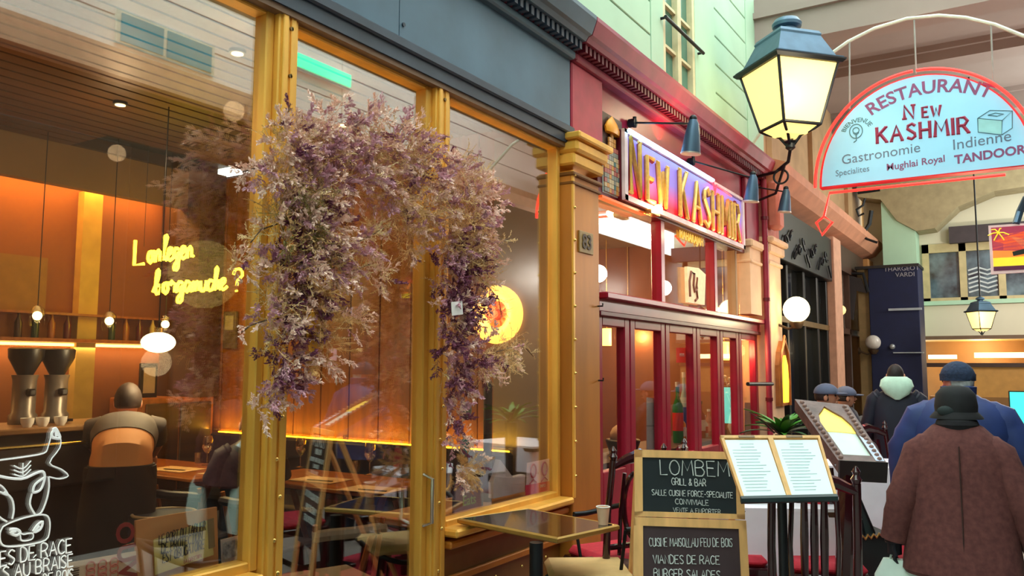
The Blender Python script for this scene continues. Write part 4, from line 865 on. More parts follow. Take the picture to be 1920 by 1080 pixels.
LB=Vector((-2.12,9.1,4.05))
lt=lantern('large lit square street lantern on a wall bracket at top right',LB,1.2,math.radians(48))
obj('wall_bracket', B().tube([LB+Vector((0,0,-.04)),LB+Vector((-.05,.1,-.16)),LB+Vector((-.25,.35,-.2)),(-2.84,9.95,3.92)],.019,8).tube([LB+Vector((-.1,.15,-.17)),LB+Vector((-.3,.5,-.42)),(-2.84,9.95,3.6)],.016,6).torus(LB+Vector((-.18,.28,-.28)),.08,.012,'Y'), black, lt)
light('lantern_light','POINT',LB+Vector((.55,-.5,.4)),14,(1,.85,.55),.2)
L2=Vector((-.60,14.5,2.13)); l2=lantern('small lit lantern hanging from a rod before the end wall',L2,.47,math.radians(40)); obj('hanging_rod', B().cyl(L2+Vector((0,0,.57)),(L2.x,L2.y,6.2),.012), black, l2)
light('small_lantern','POINT',L2+Vector((0,-.4,.2)),8,(1,.85,.55),.1)

# ================================================================ ARCHED RESTAURANT SIGN
AY=10.0; KS=AY/7.5; AS=thing('arched_restaurant_sign','half-round pale blue lit sign edged in red neon hanging above the passage','sign',(-.92,AY,3.7))
cx,zb=-.69*KS,1.6+1.59*KS; rx_,rz_=.815*KS,.88*KS
ell=[(cx+rx_*math.cos(a),zb+rz_*math.sin(a)) for a in [PI*i/36 for i in range(37)]]
obj('case', B().prism([(x,AY,z) for x,z in ell],(0,1,0),.14), mat('sign_red_edge',(190,10,30),.4,emit=.25), AS, sm=False)
obj('face', B().prism([(cx+(x-cx)*.975,AY-.012,zb+.012+(z-zb)*.975) for x,z in ell],(0,1,0),.014), mat('pale_blue_lit_face',(134,194,226),.4,0,.08,1.5,emit=.12), AS, sm=False)
rn=mat('sign_red_neon',(214,20,20),.3,emit=2.6,ecol=(255,30,24))
up_=[(cx+(rx_+.04)*math.cos(a),AY-.05,zb+(rz_+.04)*math.sin(a)) for a in [PI*(.0+.5*i/24) for i in range(25)]]
up2=[(cx+(rx_+.04)*math.cos(a),AY-.05,zb+(rz_+.04)*math.sin(a)) for a in [PI*(.51+.49*i/24) for i in range(25)]]
obj('neon_tube', B().tube(up_,.018,8), rn, AS); obj('neon_tube', B().tube(up2,.018,8), rn, AS)
obj('neon_tube', B().tube([(cx+.8,AY-.05,zb-.08),(cx-rx_+.12,AY-.05,zb-.08),(cx-rx_+.05,AY-.05,zb-.35)],.016,8), rn, AS)
hx,hz=cx-rx_+.03,zb-.35; obj('neon_arrow_head', B().tube([(hx+.02,AY-.05,hz),(hx-.07,AY-.05,hz-.07),(hx-.01,AY-.05,hz-.22),(hx+.11,AY-.05,hz-.08)],.016,8,closed=True), rn, AS)
lp=mat('plum_print',(120,60,110),.5); lb2=mat('slate_print',(84,104,132),.5); lm=mat('maroon_letters',(150,50,80),.5)
def S(px,py): return at(px,py,1,AY-.014)
X3=Vector((1,0,0))
def shear(px0,py0,px1,py1): return S(px1,py1)-S(px0,py0)
text(AS,'RESTAURANT',.155*KS,S(1738,165)+Vector((0,0,.0)),X3,Z3,lp,bold=.004,sx=1.02,arc=.92*KS,depth=.001)
def slab(s, pa, pb, h, r, m, sf): 
    h*=KS; r*=KS
    a=S(*pa); c=S(*pb); obj('lettering', script(B(),s,h,a,c-a,Z3,r,serif=sf,wid=(c-a).length,n=4), m, AS, sm=False)
GAP[0]=.14
slab('N',(1696,223),(1722,221),.115,.013,lm,.16); slab('EW',(1730,220),(1770,216),.085,.011,lm,.13)
slab('KASHMIR',(1645,268),(1826,247),.13,.013,lm,.11)
def tx(s,pc,size,m,pb=None,sx=1,bold=0,sl=-.05): text(AS,s,size*KS,S(*pc),(1,0,.045),Z3,m,sx=sx,bold=bold,depth=.001)
tx('Gastronomie',(1650,289),.12,lb2,sx=.98); tx('Indienne',(1840,264),.125,lb2,sx=.98)
tx('Specialites',(1598,321),.075,lb2,sx=.9); tx('Mughlai Royal',(1716,306),.082,lp,bold=.0015,sx=.98); tx('TANDOORI',(1858,290),.10,lp,bold=.004,sx=.98)
text(AS,'BIENVENUE',.055*KS,S(1606,226),(1,0,.1),Z3,mat('green_print',(60,110,120),.5),arc=.12*KS,depth=.001,bold=.001)
gp=MATS['green_print']; c0=S(1605,246)+Vector((0,-.004,0))
obj('figure_drawing', B().torus(c0,.07,.005,'Y',20,5,sy=1.2).torus(c0+Vector((0,0,.01)),.034,.005,'Y',14,5).tube([c0+Vector((-.03,0,-.02)),c0+Vector((0,0,-.05)),c0+Vector((.03,0,-.02))],.004,5).tube([c0+Vector((0,0,-.03)),c0+Vector((0,0,-.11)),c0+Vector((-.03,0,-.13))],.006,5), gp, AS)
# drawn oven box
GAP[0]=0
def bl_(pts): return [S(px,py)+Vector((0,-.004,0)) for px,py in pts]
ob=B(); 
for pl_ in (((1833,222),(1856,207),(1898,208),(1879,226),(1833,222)),((1833,222),(1834,248),(1878,253),(1879,226)),((1878,253),(1898,240),(1898,208)),((1852,216),(1866,212),(1882,214),(1870,218),(1852,216))): ob.tube(bl_(pl_),.004,4)
obj('oven_drawing', ob, gp, AS)
obj('oven_fill', B().prism(bl_(((1834,223),(1879,227),(1878,252),(1835,247))),(0,1,0),.001), mat('pale_teal_print',(140,200,210),.5), AS, sm=False)
# hoop and hangers
hp=thing('white_hoop_bracket','pale curved tube bracket spanning above the arched sign','bracket',(-.8,AY+.07,4.5))
c_pts=[at(px,py,1,AY+.07) for px,py in ((1545,110),(1590,78),(1640,53),(1700,35),(1760,29),(1810,33),(1865,46),(1920,68))]
c_pts=[Vector((-2.84,AY+.07,4.35)),Vector((-2.4,AY+.07,4.9))]+c_pts+[Vector((.7,AY+.07,4.9)),Vector((1.18,AY+.07,4.5))]
obj('tube', B().tube(c_pts,.022,8), mat('chalk_white_metal',(206,212,200),.5,.2), hp)
for (px,t_,bt) in ((1593,80,205),(1714,35,138),(1858,45,150)):
    a=at(px,t_,1,AY+.07); c=at(px+ (4 if px>1600 else 0),bt,1,AY+.07); obj('hanger', B().tube([a,c],.010,6), mat('grey_wire',(150,146,144),.5,.3), hp)
light('sign_light','AREA',(-.9,AY-.3,3.5),3,(1,.2,.12),1.2,rot=(0,0,0),sy=.05)

# ================================================================ FAR END OF THE PASSAGE
# dark shop beyond the cream pilaster
ds=thing('black_shopfront','dark painted shopfront with glazed panels beyond the cream pilaster','shopfront',(-2.75,12.3,0))
obj('stall_riser', B().bb(-2.9,-2.75,10.62,14.0,0,.6), blackp, ds, sm=False); obj('fascia', B().bb(-2.9,-2.66,10.62,14.0,3.0,3.7,bev=.01), blackp, ds, sm=False)
for y in (10.62,11.3,12.3,13.2,13.9): obj('mullion', B().bb(-2.88,-2.74,y,y+.1,.6,3.0,bev=.01), blackp, ds, sm=False)
for a,b_ in ((10.72,11.3),(11.4,12.3),(12.4,13.2),(13.3,13.9)): obj('pane', B().bb(-2.84,-2.83,a,b_,.6,3.0), mat('dark_glass_flat',(26,28,30),.08,0,.2,2), ds)
obj('transom', B().bb(-2.88,-2.73,10.62,14,2.2,2.28), mat('dull_gold_line',(120,96,60),.4,.4), ds, sm=False)
for i in range(12):
    p=Vector((-2.66+.03,10.9+i*.25,3.25+.12*math.sin(i*2.1))); obj('iron_ornament', B().tube([p+Vector((0,.11*math.cos(a_)*(1-a_/9),.10*math.sin(a_+i)*(1-a_/9))) for a_ in [q_*.5 for q_ in range(13)]],.016,5), black, ds)
s3=thing('stone_cornice_shop','brown shopfront with stone cornice farther down the left wall','shopfront',(-2.75,16,0))
obj('cornice', B().prism([(-2.9,10.1,3.75),(-2.55,10.1,3.85),(-2.42,10.1,4.0),(-2.42,10.1,4.12),(-2.9,10.1,4.3)],(0,1,0),8.0), mat('salmon_stone',(196,134,104),.7,0,.15,3), s3, sm=False)
obj('pilaster', B().bb(-2.9,-2.62,14.0,14.6,0,3.75,bev=.01), mat('rosy_stone',(200,150,124),.7), s3, sm=False); obj('pilaster', B().bb(-2.9,-2.6,17.3,17.9,0,3.75,bev=.01), mat('ochre_stone',(166,116,62),.6), s3, sm=False)
obj('frame', B().bb(-2.88,-2.74,14.6,17.3,2.2,2.3).bb(-2.88,-2.74,14.6,17.3,0,.7).bb(-2.88,-2.74,15.9,16.0,.7,3.4).bb(-2.88,-2.70,14.6,17.3,3.3,3.75), mat('umber_frame',(70,46,34),.5), s3, sm=False)
obj('pane', B().bb(-2.84,-2.83,14.6,17.3,2.3,3.3), mat('dim_glass',(96,84,74),.1), s3); obj('pane', B().bb(-2.84,-2.83,14.6,17.3,.7,2.2), mat('dim_brown_glass',(60,40,26),.1), s3)
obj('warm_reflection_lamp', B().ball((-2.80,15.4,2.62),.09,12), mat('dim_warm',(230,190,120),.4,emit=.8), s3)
globe('unlit grey globe wall lamp near the navy panel', at(1637,642,0,-2.35), .13, False)
# iron ornament bracket
ib=thing('wrought_iron_bracket','dark wrought iron scroll bracket on the far left wall','bracket',tuple(at(1620,455,0,-2.6)))
def fp(*pts): return [at(px,py,1,16.0) for px,py in pts]
obj('scroll', B().tube(fp((1608,362),(1650,356)),.025,6).tube(fp((1622,372),(1618,385),(1606,393),(1610,405),(1620,400)),.022,6).tube(fp((1634,395),(1630,420),(1620,435),(1600,425),(1598,412)),.04,6).tube(fp((1598,430),(1625,448),(1645,455)),.022,6), black, ib)
# banner above small dark lantern-like awning
aw=thing('small_iron_awning','small dark iron canopy over the brown shopfront','awning',tuple(at(1590,590,0,-2.6)))
obj('frame', B().tube(fp((1555,500),(1582,512),(1618,513),(1628,548)),.03,6).tube(fp((1582,512),(1570,540),(1566,600)),.05,6), black, aw); obj('cover', B().prism(fp((1568,530),(1585,515),(1615,522),(1625,550),(1605,545),(1600,600),(1568,590)),(0,1,0),.05), mat('dark_cover',(44,38,40),.7), aw)
# navy kiosk
nk=thing('navy_column_panel','tall navy painted column with small pale lettering at the passage end','column',(-1.9,16.2,0))
obj('body', B().bb(-2.42,-1.60,16.0,16.8,0,3.42,bev=.01), navy, nk, sm=False); obj('side_panel', B().bb(-2.62,-2.42,16.1,16.8,0,3.40), mat('dull_olive_side',(130,108,70),.7), nk, sm=False)
obj('top_rim', B().bb(-2.64,-1.58,15.97,16.8,3.40,3.45), blackp, nk, sm=False); obj('band', B().bb(-2.1,-1.56,15.97,16.0,2.62,2.66).bb(-2.05,-1.56,15.97,16.0,1.86,1.88), mat('pale_band',(150,160,170),.5), nk, sm=False)
obj('round_handle', B().ball(at(1673,650,1,15.96),.05,12), mat('grey_knob',(150,156,160),.4,.5), nk)
pw=mat('faint_white_print',(150,150,160),.6); text(nk,'THARGEOT',.11,at(1690,504,1,15.99),(1,0,0),Z3,pw,depth=.002); text(nk,'VARDI',.11,at(1697,515,1,15.99),(1,0,0),Z3,pw,depth=.002)
# end wall
we=struct('wall_end', B().bb(-2.75,1.2,17.9,18.2,2.15,2.85).bb(-2.75,-1.70,17.9,18.2,2.85,6.2).bb(-1.7,1.2,17.9,18.2,4.02,6.2), mat('cream_end_wall',(212,206,182),.7,0,.05,1))
obj('mint_slab', B().bb(-2.33,-1.74,17.3,17.9,2.2,4.85), mint, we, sm=False)
ap=[(-2.75,17.28,6.2),(-2.33,17.28,4.95)]
for i in range(9):
    a=PI/2*i/8; ap.append((-2.33+1.1*math.sin(a)*1.0-0,17.28,4.85-1.0*(1-math.cos(a))*0.72+0.05))
ap2=[(-2.75,17.25,6.2),(-2.75,17.25,5.0),(-2.33,17.25,4.9),(-2.05,17.25,4.45),(-1.72,17.25,4.22),(-1.4,17.25,4.25),(-1.0,17.25,4.62),(-.4,17.25,4.85),(1.2,17.25,4.95),(1.2,17.25,6.2)]
obj('arch_soffit', B().prism(ap2,(0,1,0),.6), mat('khaki_arch',(160,146,112),.8), we, sm=False)
obj('sill', B().bb(-1.75,1.2,17.82,17.9,2.82,2.9), mint, we, sm=False); obj('lower_moulding', B().bb(-1.75,1.2,17.84,17.9,2.15,2.22), mat('brown_trim',(110,84,62),.6), we, sm=False)
obj('beam', B().bb(-1.2,1.2,17.7,17.9,4.0,4.32), mat('dark_plum_beam',(62,52,56),.7), we, sm=False)
wn=struct('window_5', None, loc=(-.8,17.95,2.9)); wf_=mat('pale_ochre_frame',(186,170,126),.6)
for x in (-1.70,-1.06,-.42,.22,.86): obj('mullion', B().bb(x,x+.12,17.85,17.95,2.9,4.02), wf_, wn, sm=False)
obj('rail', B().bb(-1.7,1.0,17.85,17.95,2.88,2.96).bb(-1.7,1.0,17.85,17.95,3.85,4.02), wf_, wn, sm=False)
for k,x in enumerate((-1.58,-.94,-.30,.34)):
    obj('pane', B().bb(x,x+.52,17.93,17.95,2.96,3.85), mat('grey_blue_pane',(36,48,58),.12,0,.5,3,rgb2=(92,112,122)), wn)
zb_=B()
for k in range(6): zb_.tube([(-.92,17.92,3.05+k*.085),(-.75,17.92,3.10+k*.085),(-.6,17.92,3.04+k*.085),(-.44,17.92,3.09+k*.085)],.018,5)
obj('striped_cloth', zb_, mat('white_stripes',(200,210,214),.7), wn)
# shop beneath the end wall
se=thing('end_shop','warm lit shop under the end wall with brown front and gold fascia light','shopfront',(-.4,18.4,0))
brw=mat('mid_brown_front',(140,98,50),.6,0,.15,2)
obj('back', B().bb(-1.9,1.2,19.3,19.4,0,2.2), brw, se, sm=False); obj('ceiling', B().bb(-2.0,1.2,18.2,19.4,2.15,2.25), mat('warm_ceiling',(200,160,90),.6), se, sm=False)
obj('counter', B().bb(-1.7,1.2,18.1,18.5,0,1.05), brw, se, sm=False); obj('fascia', B().bb(-1.75,1.2,18.05,18.15,1.62,1.70), mat('dark_fascia',(60,36,26),.5), se, sm=False)
obj('light_tube', B().bb(-1.7,-1.2,18.2,18.24,1.78,1.86), mat('warm_tube',(255,216,140),.4,emit=3), se); obj('light_tube', B().bb(-.9,1.0,18.2,18.24,1.80,1.90), MATS['warm_tube'], se)
obj('panel', B().bb(-.95,1.2,18.12,18.14,.9,1.62), mat('tan_panel',(176,128,62),.6,emit=.1), se, sm=False)
light('end_shop_light','POINT',(-.8,18.7,1.95),25,(1,.75,.4),.2)
scn=thing('cyan_screen','bright cyan green lit screen at the right edge','screen',(.1,16.9,1.0)); q=at(1893,735,1,17.0); q2=at(1893,815,1,17.0)
obj('housing', B().bb(q.x-.02,q.x+.36,17.0,17.08,q2.z-.02,q.z+.02), blackp, scn, sm=False); obj('display', B().bb(q.x,q.x+.34,16.99,17.0,q2.z,q.z), mat('cyan_display',(60,220,200),.4,emit=.7), scn); obj('stand', B().bb(q.x+.12,q.x+.22,17.02,17.06,0,q2.z), blackp, scn)
# small hanging picture sign at right edge
hs=thing('hanging_picture_sign','small hanging sign with orange, plum and yellow sunset picture at right edge','sign',(-.05,7.0,2.3))
def H(px,py,y=7.0): return at(px,py,1,y)
a,b_,c,d=H(1853,423),H(1990,414),H(1990,506),H(1858,514)
obj('board', B().prism([a,b_,c,d],(0,1,0),.04), mat('pink_white_frame',(240,200,200),.5,emit=.1), hs, sm=False)
def hq(name,pts,m): obj(name, B().prism([H(px,py,6.996) for px,py in pts],(0,1,0),.003), m, hs, sm=False)
em_=.35
hq('sky_patch',((1858,427),(1986,418),(1986,470),(1861,470)),mat('plum_print2',(150,40,70),.5,emit=em_)); hq('sun_patch',((1861,452),(1880,440),(1925,432),(1986,430),(1986,480),(1862,484)),mat('orange_print',(250,130,50),.5,emit=em_))
hq('field_patch',((1862,484),(1986,476),(1986,494),(1863,500)),mat('yellow_print',(240,210,50),.5,emit=em_)); hq('ground_patch',((1863,500),(1986,494),(1986,502),(1863,508)),mat('dark_purple_print',(100,30,70),.5,emit=.1))
pt=B()
for k in range(6): pt.tube([H(1872,436,6.992),H(1872+10*math.cos(k),436+8*math.sin(k),6.992),H(1872+20*math.cos(k),440+12*math.sin(k),6.992)],.004,4)
obj('palm_drawing', pt, MATS['yellow_print'], hs); obj('dark_drawing', B().prism([H(1898,472,6.992),H(1930,464,6.992),H(1930,474,6.992),H(1900,480,6.992)],(0,1,0),.002), ink, hs)
obj('clamp', B().tube([H(1905,420),H(1912,395)+Vector((0,.05,0)),H(1925,370)],.025,8), mts_ if 'mts_' in globals() else MATS['blue_grey_metal'], hs); obj('rod', B().tube([H(1920,380),(1.2,7.0,3.0)],.015,6), black, hs)

for y_,lab in ((12.6,'added out-of-view globe lamp over the passage just past the arched sign, right side'),(15.6,'added out-of-view globe lamp over the passage before the end wall, right side')):  # added lamps, out of view, put in to brighten the passage end
    t=thing('added_globe_lamp',lab,'lamp',(.72,y_,3.3)); obj('globe', B().ball((.72,y_,3.45),.07,16), MATS['lit_opal_glass'], t); obj('rod', B().cyl((.72,y_,3.5),(.72,y_,6.2),.01), black, t); obj('cap', B().cyl((.72,y_,3.51),(.72,y_,3.55),.03), MATS['aged_bronze'], t)
    light('globe_light','POINT',(.55,y_,3.2),75,(1,.93,.82),.15)
# ================================================================ ON THE PAVEMENT
# black outdoor table
tb=thing('black_pavement_table','black square outdoor table with brass edge beside the bistro sill','table',(-2.3,3.95,0))
cs=[at(*q,2,.75) for q in ((862,972),(1046,1008),(1157,984),(990,954))]
obj('tabletop', B().prism([c-Vector((0,0,.03)) for c in cs],(0,0,1),.03), mat('black_gloss_top',(30,24,26),.12,0,.2,4,coat=.5), tb, sm=False)
obj('edge_band', B().tube([c-Vector((0,0,.014)) for c in cs],.016,6,closed=True), mat('brass_edge',(176,140,70),.4,.5), tb)
pc=at(1012,1010,2,.74); obj('pedestal', B().cyl((pc.x-.02,pc.y+.0,.72),(pc.x-.02,pc.y,0.03),.035,n=14), black, tb); obj('foot', B().box((pc.x-.02,pc.y,.02),(.42,.42,.03),bev=.01), black, tb)
cu=at(1131,983,2,.752); t=thing('paper_cup','pale takeaway paper cup on the corner of the black table','cup',(cu.x,cu.y,.75)); obj('cup_body', B().lathe([(.026,0),(.036,.092),(.033,.092),(.024,.004)],(cu.x,cu.y,.751),n=20), mat('cup_paper',(228,190,160),.7), t); obj('rim', B().torus((cu.x,cu.y,.845),.036,.003), white, t)
# black curved-back chairs
def metal_chair(name,label,loc,rz,seatm,H_=.80,pad=False):
    t=thing(name,label,'chair',loc,rz)
    arcp=[(.27*math.sin(a),-.27*math.cos(a)*.9,H_-.08*abs(math.sin(a))**2) for a in [math.radians(q) for q in range(-100,101,20)]]
    obj('back_rail', B(1).tube(arcp,.016,10), black, t)
    obj('seat', B(1).lathe([(.21,.43),(.225,.445),(.225,.465),(.19,.475)],n=28) if not pad else B(1).box((0,0,.46),(.46,.46,.06),bev=.025), seatm, t)
    for a in (-100,-30,30,100):
        q=math.radians(a); p=(.27*math.sin(q),-.243*math.cos(q),H_-.08*abs(math.sin(q))**2); obj('back_spindle', B(1).tube([p,(p[0]*.75,p[1]*.8,.45)],.010,8), black, t)
    for sx,sy in ((-1,-1),(1,-1),(-1,1),(1,1)): obj('leg', B(1).tube([(sx*.16,sy*.16,.44),(sx*.21,sy*.21,0)],.013,8), black, t)
    return t
p=at(655,1050,2,.80); metal_chair('black_curved_chair','black curved metal chair back at the bottom edge before the glass door',(p.x+.12,p.y-.05,0),math.radians(20),blackp)
p=at(1128,958,2,.80); metal_chair('black_armchair','black curved chair behind the outdoor table and cup',(p.x-.06,p.y+.16,0),math.radians(150),blackp,.79)
p=at(1100,1062,2,.48); metal_chair('cushioned_chair','outdoor chair with a buff square cushion under the table edge',(p.x+.02,p.y-.02,0),math.radians(35),mat('buff_cushion',(226,190,130),.85,0,.06,10,.2),.47,True)
p=at(440,1078,2,.75); q=thing('second_pavement_table','corner of another dark pavement table at the bottom edge','table',(-2.45,1.75,0)); obj('tabletop', B().box((-2.42,1.88,.735),(.5,.5,.03),rz=.3,bev=.004), MATS['black_gloss_top'], q, sm=False); obj('pedestal', B().cyl((-2.42,1.88,0.02),(-2.42,1.88,.72),.035), black, q); obj('foot', B().box((-2.42,1.88,.02),(.4,.4,.03)), black, q)

# chalk board
E_=Vector((math.cos(YAW),math.sin(YAW),0)); Fh=Vector((-math.sin(YAW),math.cos(YAW),0))
def depthpt(px,py,d): 
    v=_f+_r*((px-960)/FPX)-_u*((py-540)/FPX); return CAM+v*d
def oriented(px,py,d,ang=0):
    p=depthpt(px,py,d); e=Vector((math.cos(YAW+ang),math.sin(YAW+ang),0)); return p,e
d0=4.1; bl0=depthpt(1186,1075,d0); br0=depthpt(1402,1075,d0-.0)
cbx=thing('chalkboard_sign','two-panel pine framed chalkboard stand lettered in chalk before the red doors','chalkboard',(0,0,0))
cc=(bl0+br0)/2; cbx.location=(cc.x,cc.y,0)
RI=(br0-bl0).normalized(); RI.z=0; RI.normalize(); BK=Vector((-RI.y,RI.x,0)); UPc=(Vector((0,0,1))+BK*.13).normalized(); NN=RI.cross(UPc)
def CB(px,py,off=0):
    # the board's own tilted plane
    v=_f+_r*((px-960)/FPX)-_u*((py-540)/FPX); n=NN; t=(cc-CAM).dot(n)/v.dot(n); return CAM+v*t+n*off*(-1 if n.dot(v)>0 else 1)
def cbp(name,pts,th,m,off=0): return obj(name, B().prism([CB(px,py,off) for px,py in pts],(NN if NN.dot(Fh)>0 else -NN),th), m, cbx, sm=False)
chb=mat('chalkboard_green_black',(22,34,42),.7,0,.2,4); chb2=mat('chalkboard_brown',(66,50,56),.7,0,.2,4)
cbp('slate',((1200,852),(1384,858),(1386,968),(1202,962)),.012,chb,.002); cbp('slate',((1202,980),(1388,990),(1398,1150),(1206,1140)),.012,chb2,.002)
for pts in (((1190,843),(1392,848),(1392,862),(1190,857)),((1190,843),(1204,843),(1205,968),(1189,968)),((1378,848),(1392,848),(1396,974),(1381,972)),((1189,958),(1396,964),(1396,974),(1189,968)),((1188,969),(1398,976),(1398,992),(1188,985)),((1188,969),(1205,970),(1206,1150),(1186,1150)),((1384,976),(1398,976),(1408,1150),(1392,1150))):
    cbp('frame_rail',pts,.025,pine,.010)
bk1=CB(1200,860); bk2=CB(1390,860); dn=BK if BK.dot(Fh)>0 else -BK
for q_ in (bk1,bk2): obj('rear_leg', B().tube([q_+dn*.06,Vector((q_.x,q_.y,0))+dn*.55],.018,6), pine, cbx)
for px in (1192,1396): q_=CB(px,1140); obj('front_leg', B().tube([q_,Vector((q_.x,q_.y,0))-dn*.04],.02,6), pine, cbx)
chalk=mat('chalk',(206,214,216),.9); 
def ch(s,pa,pb,h,r,seed,m=chalk): 
    a=CB(*pa,.006); c=CB(*pb,.006); obj('chalk_lettering', script(B(),s,h,a,c-a,UPc,r,wid=(c-a).length,seed=seed,n=4), m, cbx, sm=False)
ch('LOMBEM',(1238,890),(1372,894),.075,.0030,21); ch('GRILL & BAR',(1259,909),(1325,912),.034,.0024,22); ch('SALLE CUISINE FORCE-SPECIALITE',(1222,928),(1375,934),.028,.0019,23); ch('CONVIVIALE',(1266,945),(1330,948),.026,.002,24); ch('VENTE A EMPORTER',(1262,960),(1352,964),.022,.0015,25)
ch('CUISINE MAISON AU FEU DE BOIS',(1217,1024),(1374,1025),.040,.0022,26); ch('VIANDES DE RACE',(1224,1056),(1351,1058),.040,.0028,27); ch('BURGER SALADES',(1226,1082),(1352,1086),.040,.0028,28); ch('-',(1285,1036),(1302,1036),.06,.002,29)

# menu lecterns: boards tilted back
def prs(name,pts3,n,th,m,root): return obj(name, B().prism(pts3,n,th), m, root, sm=False)
bl1=depthpt(1390,935,3.75); br1=depthpt(1569,931,3.72); tl1=depthpt(1350,818,3.98); tr1=depthpt(1536,818,3.95)
m1=thing('menu_lectern','open pine framed menu with two white pages on a tilted stand','menu stand',(bl1.x*.5+br1.x*.5,bl1.y*.5+br1.y*.5,0))
nrm=(br1-bl1).cross(tl1-bl1).normalized()
if nrm.dot(Fh)>0: nrm=-nrm
def Q(u,v,off=0): 
    a=bl1.lerp(br1,u); b=tl1.lerp(tr1,u); return a.lerp(b,v)+nrm*off
def mpoly(name,uv,off,th,m,root=None): return obj(name, B().prism([Q(u,v,off) for u,v in uv],nrm,th), m, root or m1, sm=False)
mpoly('backing_board',((0,0),(1,0),(1,1),(0,1)),-.02,.018,pine)
pg=mat('bright_page',(222,244,246),.6,0,.02,2,emit=.12)
mpoly('page',((.035,.03),(.475,.03),(.465,.93),(.035,.93)),0,.004,pg); mpoly('page',((.535,.03),(.97,.03),(.965,.93),(.53,.93)),0,.004,pg)
for uv in (((0,0),(.03,0),(.03,1),(0,1)),((.975,0),(1,0),(1,1),(.975,1)),((0,.955),(1,.955),(1,1),(0,1)),((.48,0),(.53,0),(.525,1),(.475,1))): mpoly('frame_strip',uv,0,.010,pine)
obj('ledge', B().tube([Q(-.01,-.02,0),Q(1.0,-.02,0)],.018,6), mat('dark_green_ledge',(30,50,54),.5), m1)
mpoly('clip',((.18,.955),(.34,.955),(.34,.985),(.18,.985)),.01,.006,mat('dull_clip',(130,110,90),.4,.5)); mpoly('clip',((.66,.955),(.82,.955),(.82,.985),(.66,.985)),.01,.006,MATS['dull_clip'])
pl_=B()
for c0_ in (.06,.56):
    for k in range(16):
        v=.86-k*.05; L_=(.2+.14*rnd.random()) if k>1 else .14; u0=c0_+(.36-L_)*.5*(1 if k<2 else .3)
        a=Q(u0,v,.005); b_=Q(u0+L_,v,.005); pl_.tube([a,b_],.0014,4)
obj('printed_lines', pl_, mat('pale_grey_print',(196,216,222),.6), m1, sm=False, kind='stuff')
pb=(bl1+br1)/2+Fh*.1; obj('post', B().tube([pb-Vector((0,0,.02)),Vector((pb.x,pb.y,.03))],.022,10), black, m1); obj('foot', B().box((pb.x,pb.y,.015),(.35,.35,.03),bev=.008), black, m1)
# ornate dark menu case
bl2=depthpt(1572,868,4.45); br2=depthpt(1662,872,4.38); tl2=depthpt(1490,752,5.0); tr2=depthpt(1590,763,4.92)
m2=thing('ornate_menu_case','ornate dark wooden menu case with arched lit opening on a lacquered post','menu stand',((bl2.x+br2.x)/2,(bl2.y+br2.y)/2,0))
bl1,br1,tl1,tr1=bl2,br2,tl2,tr2; nrm=(br1-bl1).cross(tl1-bl1).normalized()
if nrm.z<0: nrm=-nrm
drk=mat('weathered_carved_wood',(110,84,82),.55,0,.35,14,.5)
mpoly('case',((0,0),(1,0),(1,1),(0,1)),-.07,.06,drk,m2)
arch=[(.2,.1),(.8,.1),(.8,.62),(.72,.76),(.6,.84),(.5,.92),(.4,.84),(.28,.76),(.2,.62)]
fmm=bpy.data.materials.new('menu_light_gradient'); fmm.use_nodes=True; nt=fmm.node_tree; bs=nt.nodes['Principled BSDF']; bs.inputs['Base Color'].default_value=lin((240,214,110)); bs.inputs['Roughness'].default_value=.5; bs.inputs['Emission Color'].default_value=lin((250,210,70)); bs.inputs['Emission Strength'].default_value=.35
mpoly('lit_page',arch,-.008,.004,mat('pale_menu_page',(196,214,206),.5,0,.1,3,emit=.12),m2); mpoly('lit_top',[(.2,.5),(.8,.5)]+arch[2:],-.002,.004,fmm,m2)
for uv in (((0,0),(.2,0),(.2,1),(0,1)),((.8,0),(1,0),(1,1),(.8,1)),((.2,0),(.8,0),(.8,.1),(.2,.1)),((.2,.62),(.28,.76),(.4,.84),(.5,.92),(.5,1),(.2,1)),((.8,.62),(.8,1),(.5,1),(.5,.92),(.6,.84),(.72,.76))): mpoly('frame_strip',uv,-.01,.025,drk,m2)
bd=B()
for k in range(15): 
    for u in (.1,.9): bd.ball(Q(u,.05+k*.064,.016),.014,6)
obj('carved_beads', bd, mat('bead_wood',(150,120,114),.5), m2, kind='stuff'); mpoly('white_sheet',((.8,.02),(.98,.02),(.98,.3),(.8,.42)),.016,.002,mat('lavender_sheet',(200,210,240),.6),m2)
obj('lower_lip', B().prism([Q(0,0,-.12),Q(1,0,-.12),Q(1,0,.02),Q(0,0,.02)],(-Fh),.02), mat('dark_lip',(40,44,46),.5), m2, sm=False)
pb=depthpt(1590,870,4.5); pf=depthpt(1583,1078,4.45); obj('post', B().tube([pb,pf,Vector((pf.x,pf.y,.02))],[.05,.05,.055],8), lacq, m2); obj('collar', B().lathe([(.06,-.03),(.075,0),(.06,.03)],pb,n=12), lacq, m2); obj('foot', B().box((pf.x,pf.y,.02),(.3,.3,.04),bev=.01), lacq, m2)

